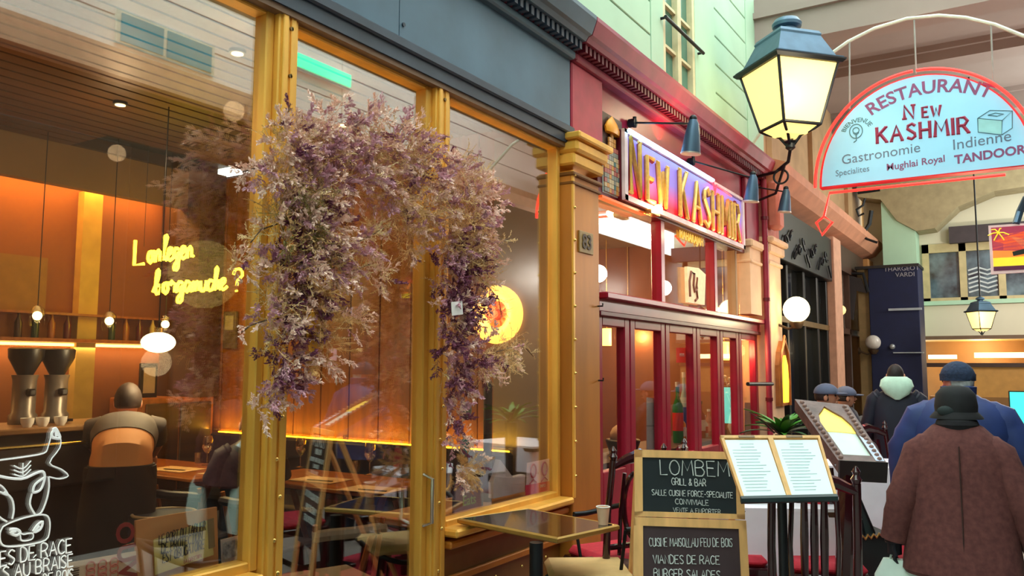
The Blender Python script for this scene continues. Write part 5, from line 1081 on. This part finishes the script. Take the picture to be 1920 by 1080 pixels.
# ornate lacquered chairs
def lac_chair(label, loc, rz, g='lacquered chairs outside the restaurant'):
    t=thing('lacquered_chair',label,'chair',loc,rz,g)
    obj('seat_cushion', B(1).box((0,0,.46),(.42,.40,.07),bev=.03), redfab, t); obj('seat_frame', B(1).box((0,0,.41),(.45,.43,.05),bev=.01), lacq, t)
    for sx in (-1,1):
        obj('front_leg', B(1).lathe([(.02,0),(.025,.1),(.018,.2),(.03,.3),(.028,.4)],(sx*.19,.18,0),n=10), lacq, t); obj('rear_leg', B(1).tube([(sx*.18,-.19,.42),(sx*.2,-.25,0)],[.022,.016],8), lacq, t)
        obj('back_post', B(1).tube([(sx*.19,-.19,.42),(sx*.195,-.22,.75),(sx*.19,-.27,1.06)],[.024,.02,.02],10), lacq, t)
        obj('finial', B(1).lathe([(.018,0),(.026,.02),(.014,.04),(.02,.055),(.005,.08)],(sx*.19,-.27,1.06),n=10), lacq, t)
        obj('splat', B(1).tube([(sx*.10,-.2,.50),(sx*.11,-.23,.75),(sx*.10,-.26,.98)],.012,8), lacq, t)
    obj('crest', B(1).tube([(-.19,-.265,1.02),(-.1,-.275,1.06),(0,-.28,1.08),(.1,-.275,1.06),(.19,-.265,1.02)],[.02,.03,.04,.03,.02],8), lacq, t)
    obj('lower_rail', B(1).tube([(-.19,-.205,.55),(.19,-.205,.55)],.018,8), lacq, t)
    obj('back_panel', B(1).ball((0,-.235,.78),1,20,sc=(.085,.03,.19)), redfab, t); obj('panel_rim', B(1).torus((0,-.235,.78),.19,.016,'Y',28,8,sx=.47), lacq, t)
    obj('stretcher', B(1).box((0,0,.15),(.36,.02,.03)), lacq, t)
    return t
p=at(1134,950,2,.80); ch0=lac_chair('dark lacquered chair with red oval back pad behind the outdoor table',(p.x-.12,p.y+.35,0),math.radians(62))
p=depthpt(1498,1000,3.95); cx_=dup(ch0,(p.x,p.y+.18,0),math.radians(20),'dark lacquered chair with slatted back directly under the open menu')
for c_ in list(cx_.children):
    if c_.name.startswith(('back_panel','panel_rim')): bpy.data.objects.remove(c_)
for x_ in (-.045,.0,.045): obj('splat', B(1).tube([(x_,-.205,.55),(x_,-.235,.8),(x_,-.27,1.03)],[.016,.02,.014],8), lacq, cx_)
p=depthpt(1553,1010,4.7); dup(ch0,(p.x-.05,p.y+.1,0),math.radians(200),'lacquered chair with red seat tucked between the two menu stands')
p=depthpt(1672,960,6.7); dup(ch0,(p.x,p.y+.1,0),math.radians(230),'farthest lacquered chair beside the white table next to the brown coat')
p=depthpt(1370,1040,5.0); dup(ch0,(p.x,p.y,0),math.radians(-70),'lacquered chair half hidden behind the chalkboard')
# white cloth tables
def cloth_table(label, c, w_, d_, rz, h=.76, drop=.42):
    t=thing('restaurant_table',label+', standing under its cloth','table',(c[0],c[1],0),rz)
    obj('tabletop', B(1).box((0,0,h-.03),(w_,d_,.03)), woodc, t)
    for sx in (-1,1):
        for sy in (-1,1): obj('leg', B(1).box((sx*(w_/2-.06),sy*(d_/2-.06),(h-.04)/2),(.04,.04,h-.04)), lacq, t)
    b=B(1); N_=72; rings=[]
    for lv in range(9):
        rg=[]
        for i in range(N_):
            a=2*PI*i/N_; ca,sa=math.cos(a),math.sin(a); e=.18
            x=w_/2*math.copysign(abs(ca)**e,ca); y=d_/2*math.copysign(abs(sa)**e,sa)
            k=lv/8; f_=1+.04*k+.035*k*math.sin(a*11+1)+.02*k*math.sin(a*23)
            low=h-drop*k - (.10*k if abs(abs(ca)-abs(sa))<.35 else 0)
            rg.append(b.bm.verts.new((x*f_,y*f_,(h+.003) if lv==0 else low)))
        rings.append(rg)
    b.bm.faces.new(rings[0])
    for A,D in zip(rings,rings[1:]):
        for j in range(N_): b.bm.faces.new((A[j],A[(j+1)%N_],D[(j+1)%N_],D[j]))
    o=obj('tablecloth', b, cloth, None); o.location=(c[0],c[1],0); o.rotation_euler=(0,0,rz); o['label']=label; o['category']='tablecloth'; o['group']='white tablecloths'
    m_=o.modifiers.new('thick','SOLIDIFY'); m_.thickness=.004
    return t
p=depthpt(1430,945,5.0); cloth_table('white cloth on the table right behind the chalkboard',(p.x,p.y+.25),.7,.7,.5)
p=depthpt(1600,880,6.7); cloth_table('white cloth on the farther table left of the brown coat',(p.x+.1,p.y+.1),.95,.75,.2,.82,.5)
tag(obj('napkin_stack', B().box(at(1420,940,2,.775),(.14,.10,.03),rz=.4,bev=.005), white),'small stack of white napkins on the near white table','napkin')
# small green chalk A-board and dark zigzag planter
q=[depthpt(*a_,5.6) for a_ in ((1588,925),(1607,922),(1640,1000),(1583,1004))]
ab=thing('small_slate_board','small dark green slate board leaning by the white cloth','board',tuple((q[2]+q[3])/2)); obj('slate', B().prism(q,Fh,.02), mat('green_slate',(52,66,68),.6), ab, sm=False); obj('edge', B().tube([depthpt(*a_,5.58) for a_ in ((1583,1004),(1588,925),(1607,922),(1640,1000))],.008,5), black, ab); obj('scribble', script(B(),'8'.replace('8','S'),.07,depthpt(1605,978,5.57),E_,Z3,.004), chalk, ab); obj('strut', B().tube([q[1]+Fh*.02,(q[2].x,q[2].y,0)],.01,5), black, ab)
q0=depthpt(1585,1012,5.55); q1=depthpt(1668,1000,5.55); q2_=depthpt(1668,1050,5.55); q3=depthpt(1585,1062,5.55)
pn=thing('dark_planter_box','low dark planter box with a gold zigzag rim near the red floor mat','planter',((q0.x+q1.x)/2,(q0.y+q1.y)/2,0))
obj('body', B().prism([q0,q1,Vector((q1.x,q1.y,.03)),Vector((q0.x,q0.y,.03))],Fh,.35), mat('dark_teal_box',(30,38,40),.6,0,.3,5), pn, sm=False)
zz=[q0.lerp(q1,i/16)+Vector((0,0,-.012 if i%2 else .012))-Fh*.01 for i in range(17)]; obj('gold_rim', B().tube(zz,.009,5), mat('tarnished_gold',(180,140,80),.4,.5), pn); zz=[q3.lerp(q2_,i/12)+Vector((0,0,-.03 if i%2 else .012))-Fh*.01 for i in range(13)]; obj('zigzag_band', B().tube(zz,.006,5), mat('grey_line',(120,130,126),.6), pn)
mtb=struct('floor_mat', None, loc=(-1.2,5.5,0)); mtb.name='trim_9'; obj('red_carpet', B().bb(-2.3,-.75,3.9,8.6,.0,.012), mat('red_carpet',(190,40,66),.85,0,.1,40,.2), mtb, sm=False)
# plant with long leaves
pp_=depthpt(1468,815,6.2); pt_=thing('spiky_green_plant','green sword leaved plant in a dark pot behind the open menu','plant',(pp_.x,pp_.y,.0))
grn=mat('leaf_green',(70,140,44),.45,0,.3,6); grn2=mat('dark_leaf_green',(36,88,40),.5,0,.3,6); dry=mat('dark_dry_leaf',(52,44,40),.6)
obj('pot', B().lathe([(.12,0),(.15,.02),(.19,.55),(.21,.56),(.21,.62),(.18,.62),(.17,.58)],(pp_.x,pp_.y,0),n=24), mat('dark_pot',(40,36,40),.4), pt_); obj('soil', B().cyl((pp_.x,pp_.y,.56),(pp_.x,pp_.y,.60),.175), mat('soil',(50,36,26),.9), pt_); obj('trunk', B().tube([(pp_.x,pp_.y,.58),(pp_.x,pp_.y,pp_.z)],[.05,.06],8), dry, pt_)
for i in range(26):
    a=2*PI*i/26+R2.uniform(-.2,.2); ls=.36*R2.uniform(.7,1); up0=R2.uniform(.35,1.5); b=B(); prevL=None; P0=Vector((pp_.x,pp_.y,pp_.z)); d=Vector((math.cos(a),math.sin(a),up0)).normalized(); sd=Vector((-math.sin(a),math.cos(a),0)); pts_=[P0]
    for k in range(6): pts_.append(pts_[-1]+d*ls/6); d=(d+Vector((math.cos(a)*.06,math.sin(a)*.06,-.14))).normalized()
    wd=[.018,.03,.032,.028,.02,.01,.001]; L1=[b.bm.verts.new(p_+sd*w_) for p_,w_ in zip(pts_,wd)]; R1=[b.bm.verts.new(p_-sd*w_) for p_,w_ in zip(pts_,wd)]; M1=[b.bm.verts.new(p_-Vector((0,0,.008))) for p_ in pts_]
    for k in range(6): b.bm.faces.new((L1[k],L1[k+1],M1[k+1],M1[k])); b.bm.faces.new((M1[k],M1[k+1],R1[k+1],R1[k]))
    obj('leaf', b, grn if i%3 else grn2, pt_)
for pts_ in (((1404,772),(1430,790),(1452,812)),((1408,775),(1440,795),(1462,815))): obj('dry_blade', B().tube([depthpt(*q_,6.15) for q_ in pts_],[.004,.014,.012],5,flat=.4), dry, pt_)
# glowing arched shrine lamp
sa=Vector((-2.55,10.45,1.12)); sn=thing('arched_gold_lamp','pointed arch gold wall lamp glowing yellow on the cream pilaster','lamp',tuple(sa))
def AP(y,z,x=-2.60): return (x,10.42+y,1.13+z)
ar=[(-.21,0),(-.21,.5),(-.15,.66),(0,.80),(.15,.66),(.21,.5),(.21,0)]
obj('back', B().prism([AP(y,z,-2.64) for y,z in ar],(1,0,0),.05), mat('copper_frame',(176,112,62),.4,.5,.2,10), sn, sm=False)
ai=[(-.10,.04),(-.13,.3),(-.10,.5),(0,.62),(.10,.5),(.13,.3),(.10,.04)]
obj('lit_panel', B().prism([AP(y,z,-2.59) for y,z in ai],(1,0,0),.03), mat('amber_panel',(255,196,40),.5,emit=1.5), sn, sm=False)
obj('arch_rim', B().tube([AP(y,z,-2.57) for y,z in ar],.018,6), MATS['copper_frame'], sn); obj('crest', B().tube([AP(-.17,.62,-2.57),AP(0,.86,-2.57),AP(.17,.62,-2.57)],.016,6), MATS['copper_frame'], sn)
tag(obj('black_door_bolt', B().tube([at(1402,720,0,-2.66),at(1448,720,0,-2.6)],.022,8), black),'short black iron bar projecting beside the drain pipe','bar')
# ================================================================ PEOPLE
def skin_body(verts, edges, rad, lv=2):
    me=bpy.data.meshes.new('b'); me.from_pydata([Vector(v) for v in verts],edges,[]); o=bpy.data.objects.new('b',me); C.objects.link(o)
    sm_=o.modifiers.new('s','SKIN'); sm_.use_smooth_shade=True
    for i,r in enumerate(rad):
        me.skin_vertices[0].data[i].radius=(r,r) if not isinstance(r,tuple) else r; me.skin_vertices[0].data[i].use_root=(i==0)
    s2=o.modifiers.new('u','SUBSURF'); s2.levels=lv
    bpy.context.view_layer.update(); out=bpy.data.meshes.new_from_object(o.evaluated_get(bpy.context.evaluated_depsgraph_get())); bpy.data.objects.remove(o); return out
def person(label, loc, rz, H, arms, lean=0.0, legs=None, seat=False, skin=None, hair=(60,44,36), turn=0, pel=None, group=None, sink=0):
    """arms: for each side (elbow, wrist, hand direction) in metres for a 1.7 m figure facing +Y"""
    s=H/1.7; t=thing('person',label,'person',loc,rz,group); sk=skin or skinm
    pz=pel or .93; pv=Vector((0,0,pz)); ax=Vector((0,math.sin(lean),math.cos(lean)))
    ch=pv+ax*.30; sh=pv+ax*.48; nk=pv+ax*.54; hd=nk+(ax*.6+Vector((0,.05,.4))).normalized()*(.13-sink)+Vector((0,sink*.5,0))
    V=[pv,pv+ax*.15,ch,sh,nk,nk+(hd-nk)*.55]; E=[(0,1),(1,2),(2,3),(3,4),(4,5)]; Rr=[(.15,.12),(.135,.10),(.155,.11),(.12,.09),.055,.055]
    shs=[]
    for i,sx in enumerate((-1,1)):
        el,wr,hdv=arms[i]; S0=sh+Vector((sx*.175,0,-.02)); n=len(V); V+=[S0,Vector(el),Vector(wr)]; E+=[(3,n),(n,n+1),(n+1,n+2)]; Rr+=[.062,.045,.028]; shs.append((S0,Vector(el),Vector(wr),Vector(hdv).normalized()))
    lg=legs or [((-.1,0,.88),(-.11,.02,.48),(-.11,-.02,.08)),((.1,0,.88),(.11,.02,.48),(.11,-.02,.08))]
    for (h_,k_,a_) in lg:
        n=len(V); V+=[Vector(h_),Vector(k_),Vector(a_),Vector(a_)+Vector((0,.13,-.04))]; E+=[(0,n),(n,n+1),(n+1,n+2),(n+2,n+3)]; Rr+=[.085,.055,.035,.035]
    me=skin_body([v*s for v in V],E,[tuple(q*s for q in r) if isinstance(r,tuple) else r*s for r in Rr],1)
    b=B(1); b.bm.from_mesh(me)
    # head with face
    Rz=Matrix.Rotation(turn,3,'Z')
    def hp_(x,y,z): return (hd+Rz@Vector((x,y,z)))*s
    n0=len(b.bm.verts); b.ball((0,0,0),.1,20,sc=(.78,.98,1.2)); b.bm.verts.ensure_lookup_table()
    for v in b.bm.verts[n0:]:
        x,y,z=v.co
        if z<-.03: x*=.86; 
        if y>.04: x*=.95
        v.co=hp_(x,y,z+.02)
    b.tube([hp_(0,.092,.035),hp_(0,.113,.0),hp_(0,.096,-.012)],[.010*s,.015*s,.010*s],8)
    for sx in (-1,1): b.ball(hp_(sx*.079,-.005,.01),.03*s,10,sc=(.35,.7,1.1),rz=turn)
    b.tube([hp_(-.025,.090,-.038),hp_(0,.097,-.038),hp_(.025,.090,-.038)],[.004*s,.007*s,.004*s],6)
    # hands: palm, four fingers and thumb
    for i,(S0,el,wr,hv) in enumerate(shs):
        sx=(-1,1)[i]; side=hv.cross(Vector((sx,0,.2))).normalized(); nrm_=hv.cross(side).normalized()
        b.tube([wr*s,(wr+hv*.03)*s,(wr+hv*.085)*s],[.026*s,.036*s,.036*s],10)
        for k,L_ in enumerate((.066,.075,.07,.055)):
            q=wr+hv*.08+side*((k-1.5)*.019); c1=q+hv*L_*.45; c2=c1+(hv*.8+nrm_*.6)*L_*.35; c3=c2+(hv*.3+nrm_)*L_*.25
            b.tube([p*s for p in (q-hv*.02,c1,c2,c3)],[.0095*s,.009*s,.008*s,.006*s],7)
        q=wr+hv*.03+side*-.034; b.tube([p*s for p in (q,q-side*.02+hv*.025,q-side*.02+hv*.055+nrm_*.012)],[.011*s,.010*s,.007*s],7)
    body=obj('body', b, sk, t)
    for sx in (-1,1): obj('eye', B(1).ball(hp_(sx*.032,.085,.03),.011*s,8), mat('eye_dark',(40,30,26),.3), t)
    hb=B(1); n0=0; hb.ball((0,0,0),.104*s,20,sc=(.80,.98,1.12)); hb.bm.verts.ensure_lookup_table()
    for v in hb.bm.verts:
        x,y,z=v.co
        if y>.03 and z<.05: y=.03+(y-.03)*.1; x*=.9
        if z<-.05: z=-.05
        v.co=hp_(x,y-.008,z+.03)
    obj('hair', hb, mat('hair_%d'%hair[0],hair,.7,0,.3,40,.3), t)
    t['_']=0; del t['_']
    return t, s, V, shs, hd, hp_, lg
def coat(t, s, rings, m, e=.85, name='coat', wob=.012, tilt=0):
    b=B(1); b.loft([tuple(q*s for q in r[:5])+tuple(r[5:]) for r in rings], n=40, e=e)
    for v in b.bm.verts:
        a=math.atan2(v.co.y,v.co.x); k=max(0,(1.3*s-v.co.z)); v.co+=Vector((v.co.x,v.co.y,0)).normalized()*wob*s*math.sin(a*5+v.co.z*7)*min(1,k*1.5)
    return obj(name,b,m,t,sm=True)
def sleeve(t, s, pts, rad, m, name='sleeve'): 
    b=B(1); P=[Vector(p) for p in pts]; Q=[];RR=[]
    for i in range(len(P)-1):
        for k in range(5): Q.append(P[i].lerp(P[i+1],k/5)*s); RR.append((rad[i]+(rad[i+1]-rad[i])*k/5)*s*(1+.05*math.sin(k*2.5+i)))
    Q.append(P[-1]*s); RR.append(rad[-1]*s); b.tube(Q,RR,16); return obj(name,b,m,t)
def trousers(t,s,lg,m,w_=1.0):
    for (h_,k_,a_) in lg: obj('trouser_leg', B(1).tube([(Vector(h_)+Vector((0,0,.04)))*s,Vector(h_)*s,Vector(k_)*s,(Vector(a_)+Vector((0,0,-.02)))*s],[.10*s*w_,.105*s*w_,.078*s*w_,.068*s*w_],14), m, t)
    for (h_,k_,a_) in lg: obj('shoe', B(1).ball((Vector(a_)+Vector((0,.05,-.03)))*s,1,14,sc=(.048*s,.13*s,.05*s)), blackp, t)
# --- old person in the brown coat, seen from behind
brown=mat('brown_wool_coat',(92,48,48),.9,0,.12,40,.12,rgb2=(104,58,56)); dkh=mat('black_felt',(24,24,30),.85,0,.2,20,.2); glv=mat('dark_glove',(20,20,34),.7)
pb_=depthpt(1792,740,3.75); loc=(pb_.x,pb_.y,0)
dirz=math.radians(5)
arms=[((-.265,-.02,1.12),(-.315,.0,.91),(.0,.05,-1)),((.265,-.02,1.12),(.325,.0,.91),(.0,.05,-1))]
t,s,V,shs,hd,hp_,lg=person('person in a long brown wool coat and black hat walking away',loc,dirz,1.52,arms,lean=.12,skin=glv,hair=(40,34,36),sink=.06)
coat(t,s,[(0,.06,1.52,.07,.065),(0,.06,1.49,.12,.10),(0,.055,1.43,.18,.13),(0,.05,1.36,.225,.155),(0,.04,1.25,.245,.16),(0,.02,1.05,.25,.17),(0,0,.9,.26,.18),(0,-.01,.77,.275,.19),(0,-.01,.75,.26,.175)],brown,e=.9)
for i,sx in enumerate((-1,1)):
    S0,el,wr,hv=shs[i]; sleeve(t,s,[(sx*.08,.05,1.40),(sx*.175,.03,1.345),(el.x,el.y,el.z),(wr.x,wr.y,wr.z-.01)],[.085,.088,.080,.068],brown)
    sleeve(t,s,[(wr.x,wr.y,wr.z-.005),(wr.x,wr.y,wr.z-.03)],[.05,.045],glv,'glove_cuff')
obj('centre_seam', B(1).tube([(0,-.115*s,1.40*s),(0,-.135*s,1.25*s),(0,-.155*s,1.05*s),(0,-.19*s,.74*s)],.003,4), mat('coat_seam',(64,38,36),.9), t)
trousers(t,s,lg,mat('dark_trousers',(30,30,38),.8))
# hat: crown, brim, knot
hb=B(1).lathe([(.098*s,-.03),(.102*s,.02),(.094*s,.075),(.064*s,.108),(.02*s,.116)],hd*s+Vector((0,-.005,.03)),n=28,sy=1.08); obj('hat_crown', hb, dkh, t)
hb=B(1).lathe([(.10*s,-.01),(.124*s,-.034),(.126*s,-.042),(.098*s,-.03)],hd*s+Vector((0,-.005,.035)),n=28,sy=1.1); obj('hat_brim', hb, dkh, t)
obj('hat_bow', B(1).ball(hd*s+Vector((-.04,-.10*s,.03)),.035,10,sc=(1.2,.5,.7)), mat('dark_teal_felt',(36,46,50),.8), t)
obj('scarf', B(1).torus(nk_:=Vector((0,.045,1.50))*s,.07*s,.032*s,'Z',24,8), mat('black_scarf',(22,20,28),.9,0,.3,30,.4), t)
# bags in the gloved hands
def bag(label, hand, w_,h_,m):
    P=(Matrix.Rotation(dirz,3,'Z')@(hand*s))+Vector(loc); g=thing('carrier_bag',label,'bag',(P.x,P.y,P.z-.1-h_),dirz)
    z0=.0; obj('bag_body', B(1).loft([(0,0,0,w_*.45,.06),(0,0,h_*.3,w_*.52,.075),(0,0,h_*.8,w_*.45,.05),(0,0,h_,w_*.3,.02)],n=28,e=.6), m, g); obj('bag_handle', B(1).tube([(-w_*.2,0,h_*.95),(-.02,0,h_+.1),(.02,0,h_+.1),(w_*.2,0,h_*.95)],.006,6), m, g)
bag('pale plastic carrier bag in the left gloved hand of the brown-coated person', shs[0][2]+Vector((.03,0,.0)), .26,.38, mat('pale_plastic',(206,222,218),.4,0,.08,8,.4)); bag('pale plastic carrier bag in the right gloved hand of the brown-coated person', shs[1][2]+Vector((.02,0,0)), .24,.38, MATS['pale_plastic'])
# --- man in the blue puffer jacket
bj=mat('blue_puffer',(38,58,118),.6,0,.2,8,.2); bcap=mat('navy_knit',(40,54,84),.9,0,.3,60,.5)
pb_=depthpt(1796,700,5.0); loc=(pb_.x,pb_.y,0)
arms=[((-.33,-.0,1.15),(-.36,.05,.90),(.0,.2,-1)),((.33,-.02,1.15),(.36,.05,.90),(0,.2,-1))]
t,s,V,shs,hd,hp_,lg=person('person in blue padded jacket and navy knit cap looking left, ahead of the brown coat',loc,math.radians(6),1.62,arms,lean=.06,hair=(190,190,190),sink=.035,turn=math.radians(42),skin=mat('rosy_skin',(226,140,130),.6))
coat(t,s,[(0,.02,1.52,.09,.085),(0,.02,1.49,.13,.11),(0,.01,1.45,.22,.15),(0,0,1.36,.285,.18),(0,0,1.26,.30,.19),(0,0,1.22,.29,.18),(0,0,1.12,.31,.20),(0,0,1.07,.295,.185),(0,0,.96,.31,.20),(0,0,.91,.295,.18),(0,0,.80,.30,.19)],bj,e=.9,name='jacket')
for i,sx in enumerate((-1,1)):
    S0,el,wr,hv=shs[i]; sleeve(t,s,[(sx*.08,.0,1.40),(sx*.22,0,1.345),(el.x,el.y,el.z),(wr.x,wr.y,wr.z)],[.10,.112,.10,.065],bj)
obj('collar', B(1).lathe([(.10*s,0),(.105*s,.06*s),(.085*s,.065*s)],(0,.02*s,1.50*s),n=24), bj, t); trousers(t,s,lg,mat('dark_jeans',(34,38,56),.8))
kc=B(1).ball((0,0,0),.112*s,24,sc=(.86,1.0,.95)); kc.bm.verts.ensure_lookup_table()
for v in kc.bm.verts:
    v.co.z=max(v.co.z,-.015); v.co=Matrix.Rotation(math.radians(42),3,'Z')@v.co+hd*s+Vector((0,0,.055*s))
obj('knit_cap', kc, bcap, t); obj('cap_cuff', B(1).lathe([(.095*s,-.02),(.104*s,-.02),(.106*s,.022),(.095*s,.022)],hd*s+Vector((0,0,.055*s)),n=28), bcap, t)
# --- person with pale hood far ahead
dj=mat('dark_jacket',(22,26,46),.7,0,.2,8); pb_=depthpt(1680,720,7.6); loc=(pb_.x,pb_.y,0)
arms=[((-.27,-.0,1.15),(-.26,.12,.95),(.1,.3,-1)),((.27,-.02,1.15),(.26,.12,.95),(-.1,.3,-1))]
t,s,V,shs,hd,hp_,lg=person('person in a dark jacket with pale green hood, standing before the navy column',loc,math.radians(10),1.60,arms,hair=(36,28,28),turn=-.2)
coat(t,s,[(0,0,1.50,.07,.07),(0,0,1.45,.17,.11),(0,0,1.38,.215,.135),(0,0,1.2,.225,.145),(0,0,.95,.215,.14),(0,0,.82,.22,.145)],dj,name='jacket')
for i,sx in enumerate((-1,1)):
    S0,el,wr,hv=shs[i]; sleeve(t,s,[(sx*.13,.0,1.43),(sx*.20,0,1.38),(el.x,el.y,el.z),(wr.x,wr.y,wr.z)],[.075,.078,.065,.05],dj)
trousers(t,s,lg,mat('dark_trousers',(30,30,38),.8)); obj('hood', B(1).loft([(0,-.13,1.31,.02,.015),(0,-.12,1.36,.10,.04),(0,-.09,1.43,.145,.075),(0,-.05,1.49,.13,.09),(0,-.03,1.52,.09,.07)],n=24), mat('pale_green_fleece',(190,222,206),.9,0,.08,20,.3), t)
# --- two seated guests with blue-grey caps, beyond the ornate menu
def seated(label,loc,rz,H,topm,capm,hair,brim=1):
    arms=[((-.26,.05,.86),(-.16,.28,.80),(.3,1,0)),((.26,.05,.86),(.16,.28,.80),(-.3,1,0))]
    legs=[((-.1,.05,.52),(-.12,.45,.50),(-.12,.45,.08)),((.1,.05,.52),(.12,.45,.50),(.12,.45,.08))]
    t,s,V,shs,hd,hp_,lg=person(label,loc,rz,H,arms,legs=legs,pel=.55,hair=hair)
    coat(t,s,[(0,0,1.13,.07,.07),(0,0,1.08,.16,.11),(0,0,1.0,.205,.13),(0,0,.8,.20,.135),(0,0,.5,.205,.15)],topm,name='jumper',wob=.003)
    for i,sx in enumerate((-1,1)):
        S0,el,wr,hv=shs[i]; sleeve(t,s,[(sx*.13,.0,1.05),(sx*.19,0,1.02),(el.x,el.y,el.z),(wr.x,wr.y,wr.z)],[.07,.072,.06,.045],topm)
    trousers(t,s,lg,mat('dark_jeans',(34,38,56),.8))
    if capm:
        kc=B(1).ball((0,0,0),.115*s,20,sc=(.9,1.05,.85)); 
        for v in kc.bm.verts: v.co.z=max(v.co.z,-.01); v.co=v.co+hd*s+Vector((0,0,.055*s))
        obj('cap_crown', kc, capm, t); obj('cap_peak', B(1).ball(hd*s+Vector((0,.13*s,.05*s)),1,14,sc=(.075*s,.075*s,.012*s)), capm, t)
    return t
cpm=mat('blue_grey_cloth',(92,104,132),.9); 
def stool(loc,label):
    t=thing('cafe_stool',label,'stool',loc,0,'stools under the guests'); obj('seat', B(1).lathe([(.17,.42),(.18,.44),(.17,.455)],n=20), lacq, t)
    for k in range(4): a=PI/4+k*PI/2; obj('leg', B(1).tube([(.12*math.cos(a),.12*math.sin(a),.43),(.17*math.cos(a),.17*math.sin(a),0)],.014,8), lacq, t)
p=depthpt(1548,745,8.6); hz=1.05; stool((p.x,p.y,0),'wooden stool under the left capped guest'); seated('seated person in a blue-grey cap, the left one behind the ornate menu case',(p.x,p.y,0),math.radians(-80),1.78,mat('dark_jacket',(22,26,46),.7),cpm,(50,40,36))
p=depthpt(1585,750,9.5); stool((p.x,p.y,0),'wooden stool under the right capped guest'); seated('seated person in a blue-grey cap, the right one behind the ornate menu case',(p.x,p.y,0),math.radians(-60),1.72,mat('dark_jacket',(22,26,46),.7),cpm,(50,40,36))
# --- waiter bending over inside, and the diner beside the post
pch=mat('peach_shirt',(226,160,100),.8,0,.06,4); gry=mat('grey_waistcoat',(84,78,76),.8); dtr=mat('black_apron',(44,38,42),.8,0,.1,4)
hp0=at(212,890,0,-4.9); loc=(hp0.x,hp0.y+.05,0)
arms=[((-.2,.52,1.02),(-.16,.72,.90),(0,.8,-.5)),((.2,.52,1.02),(.16,.72,.90),(0,.8,-.5))]
wr_=math.radians(55)
t,s,V,shs,hd,hp_,lg=person('person in peach shirt and dark apron bending forward behind the left bistro pane',loc,wr_,1.78,arms,lean=1.12,hair=(44,32,28))
ax=Vector((0,math.sin(1.12),math.cos(1.12)))
def sec(d,rx,ry): c=Vector((0,0,.93))+ax*d; return (c.x,c.y,c.z,rx,ry,-1.0)
coat(t,s,[(0,0,.86,.17,.15,0),sec(.02,.175,.15),sec(.12,.17,.14),sec(.24,.18,.14)],pch,name='shirt',wob=.003)
coat(t,s,[sec(.22,.185,.145),sec(.34,.20,.14),sec(.46,.18,.12),sec(.53,.09,.08)],gry,name='waistcoat',wob=0)
for i,sx in enumerate((-1,1)):
    S0,el,wr,hv=shs[i]; sleeve(t,s,[(S0.x*.7,S0.y,S0.z),(S0.x,S0.y,S0.z),(el.x,el.y,el.z)],[.075,.078,.055],gry)
coat(t,s,[(0,.0,.93,.185,.16),(0,0,.85,.20,.17),(0,0,.6,.215,.17),(0,0,.35,.21,.16)],dtr,name='apron',wob=.01); trousers(t,s,lg,dtr)
p=at(475,800,0,-4.7); p.y-=.12; ng=stool((p.x,p.y+.1,0),'stool under the diner by the gold post'); seated('seated diner in a dark top turned away, beside the left gold post',(p.x,p.y+.1,0),math.radians(60),1.62,mat('dark_jacket',(22,26,46),.7),None,(120,60,40))
for r_ in list(bpy.data.objects):
    if r_.name.startswith(('t.','b.')) or (r_.type=='MESH' and r_.data.users==0): pass
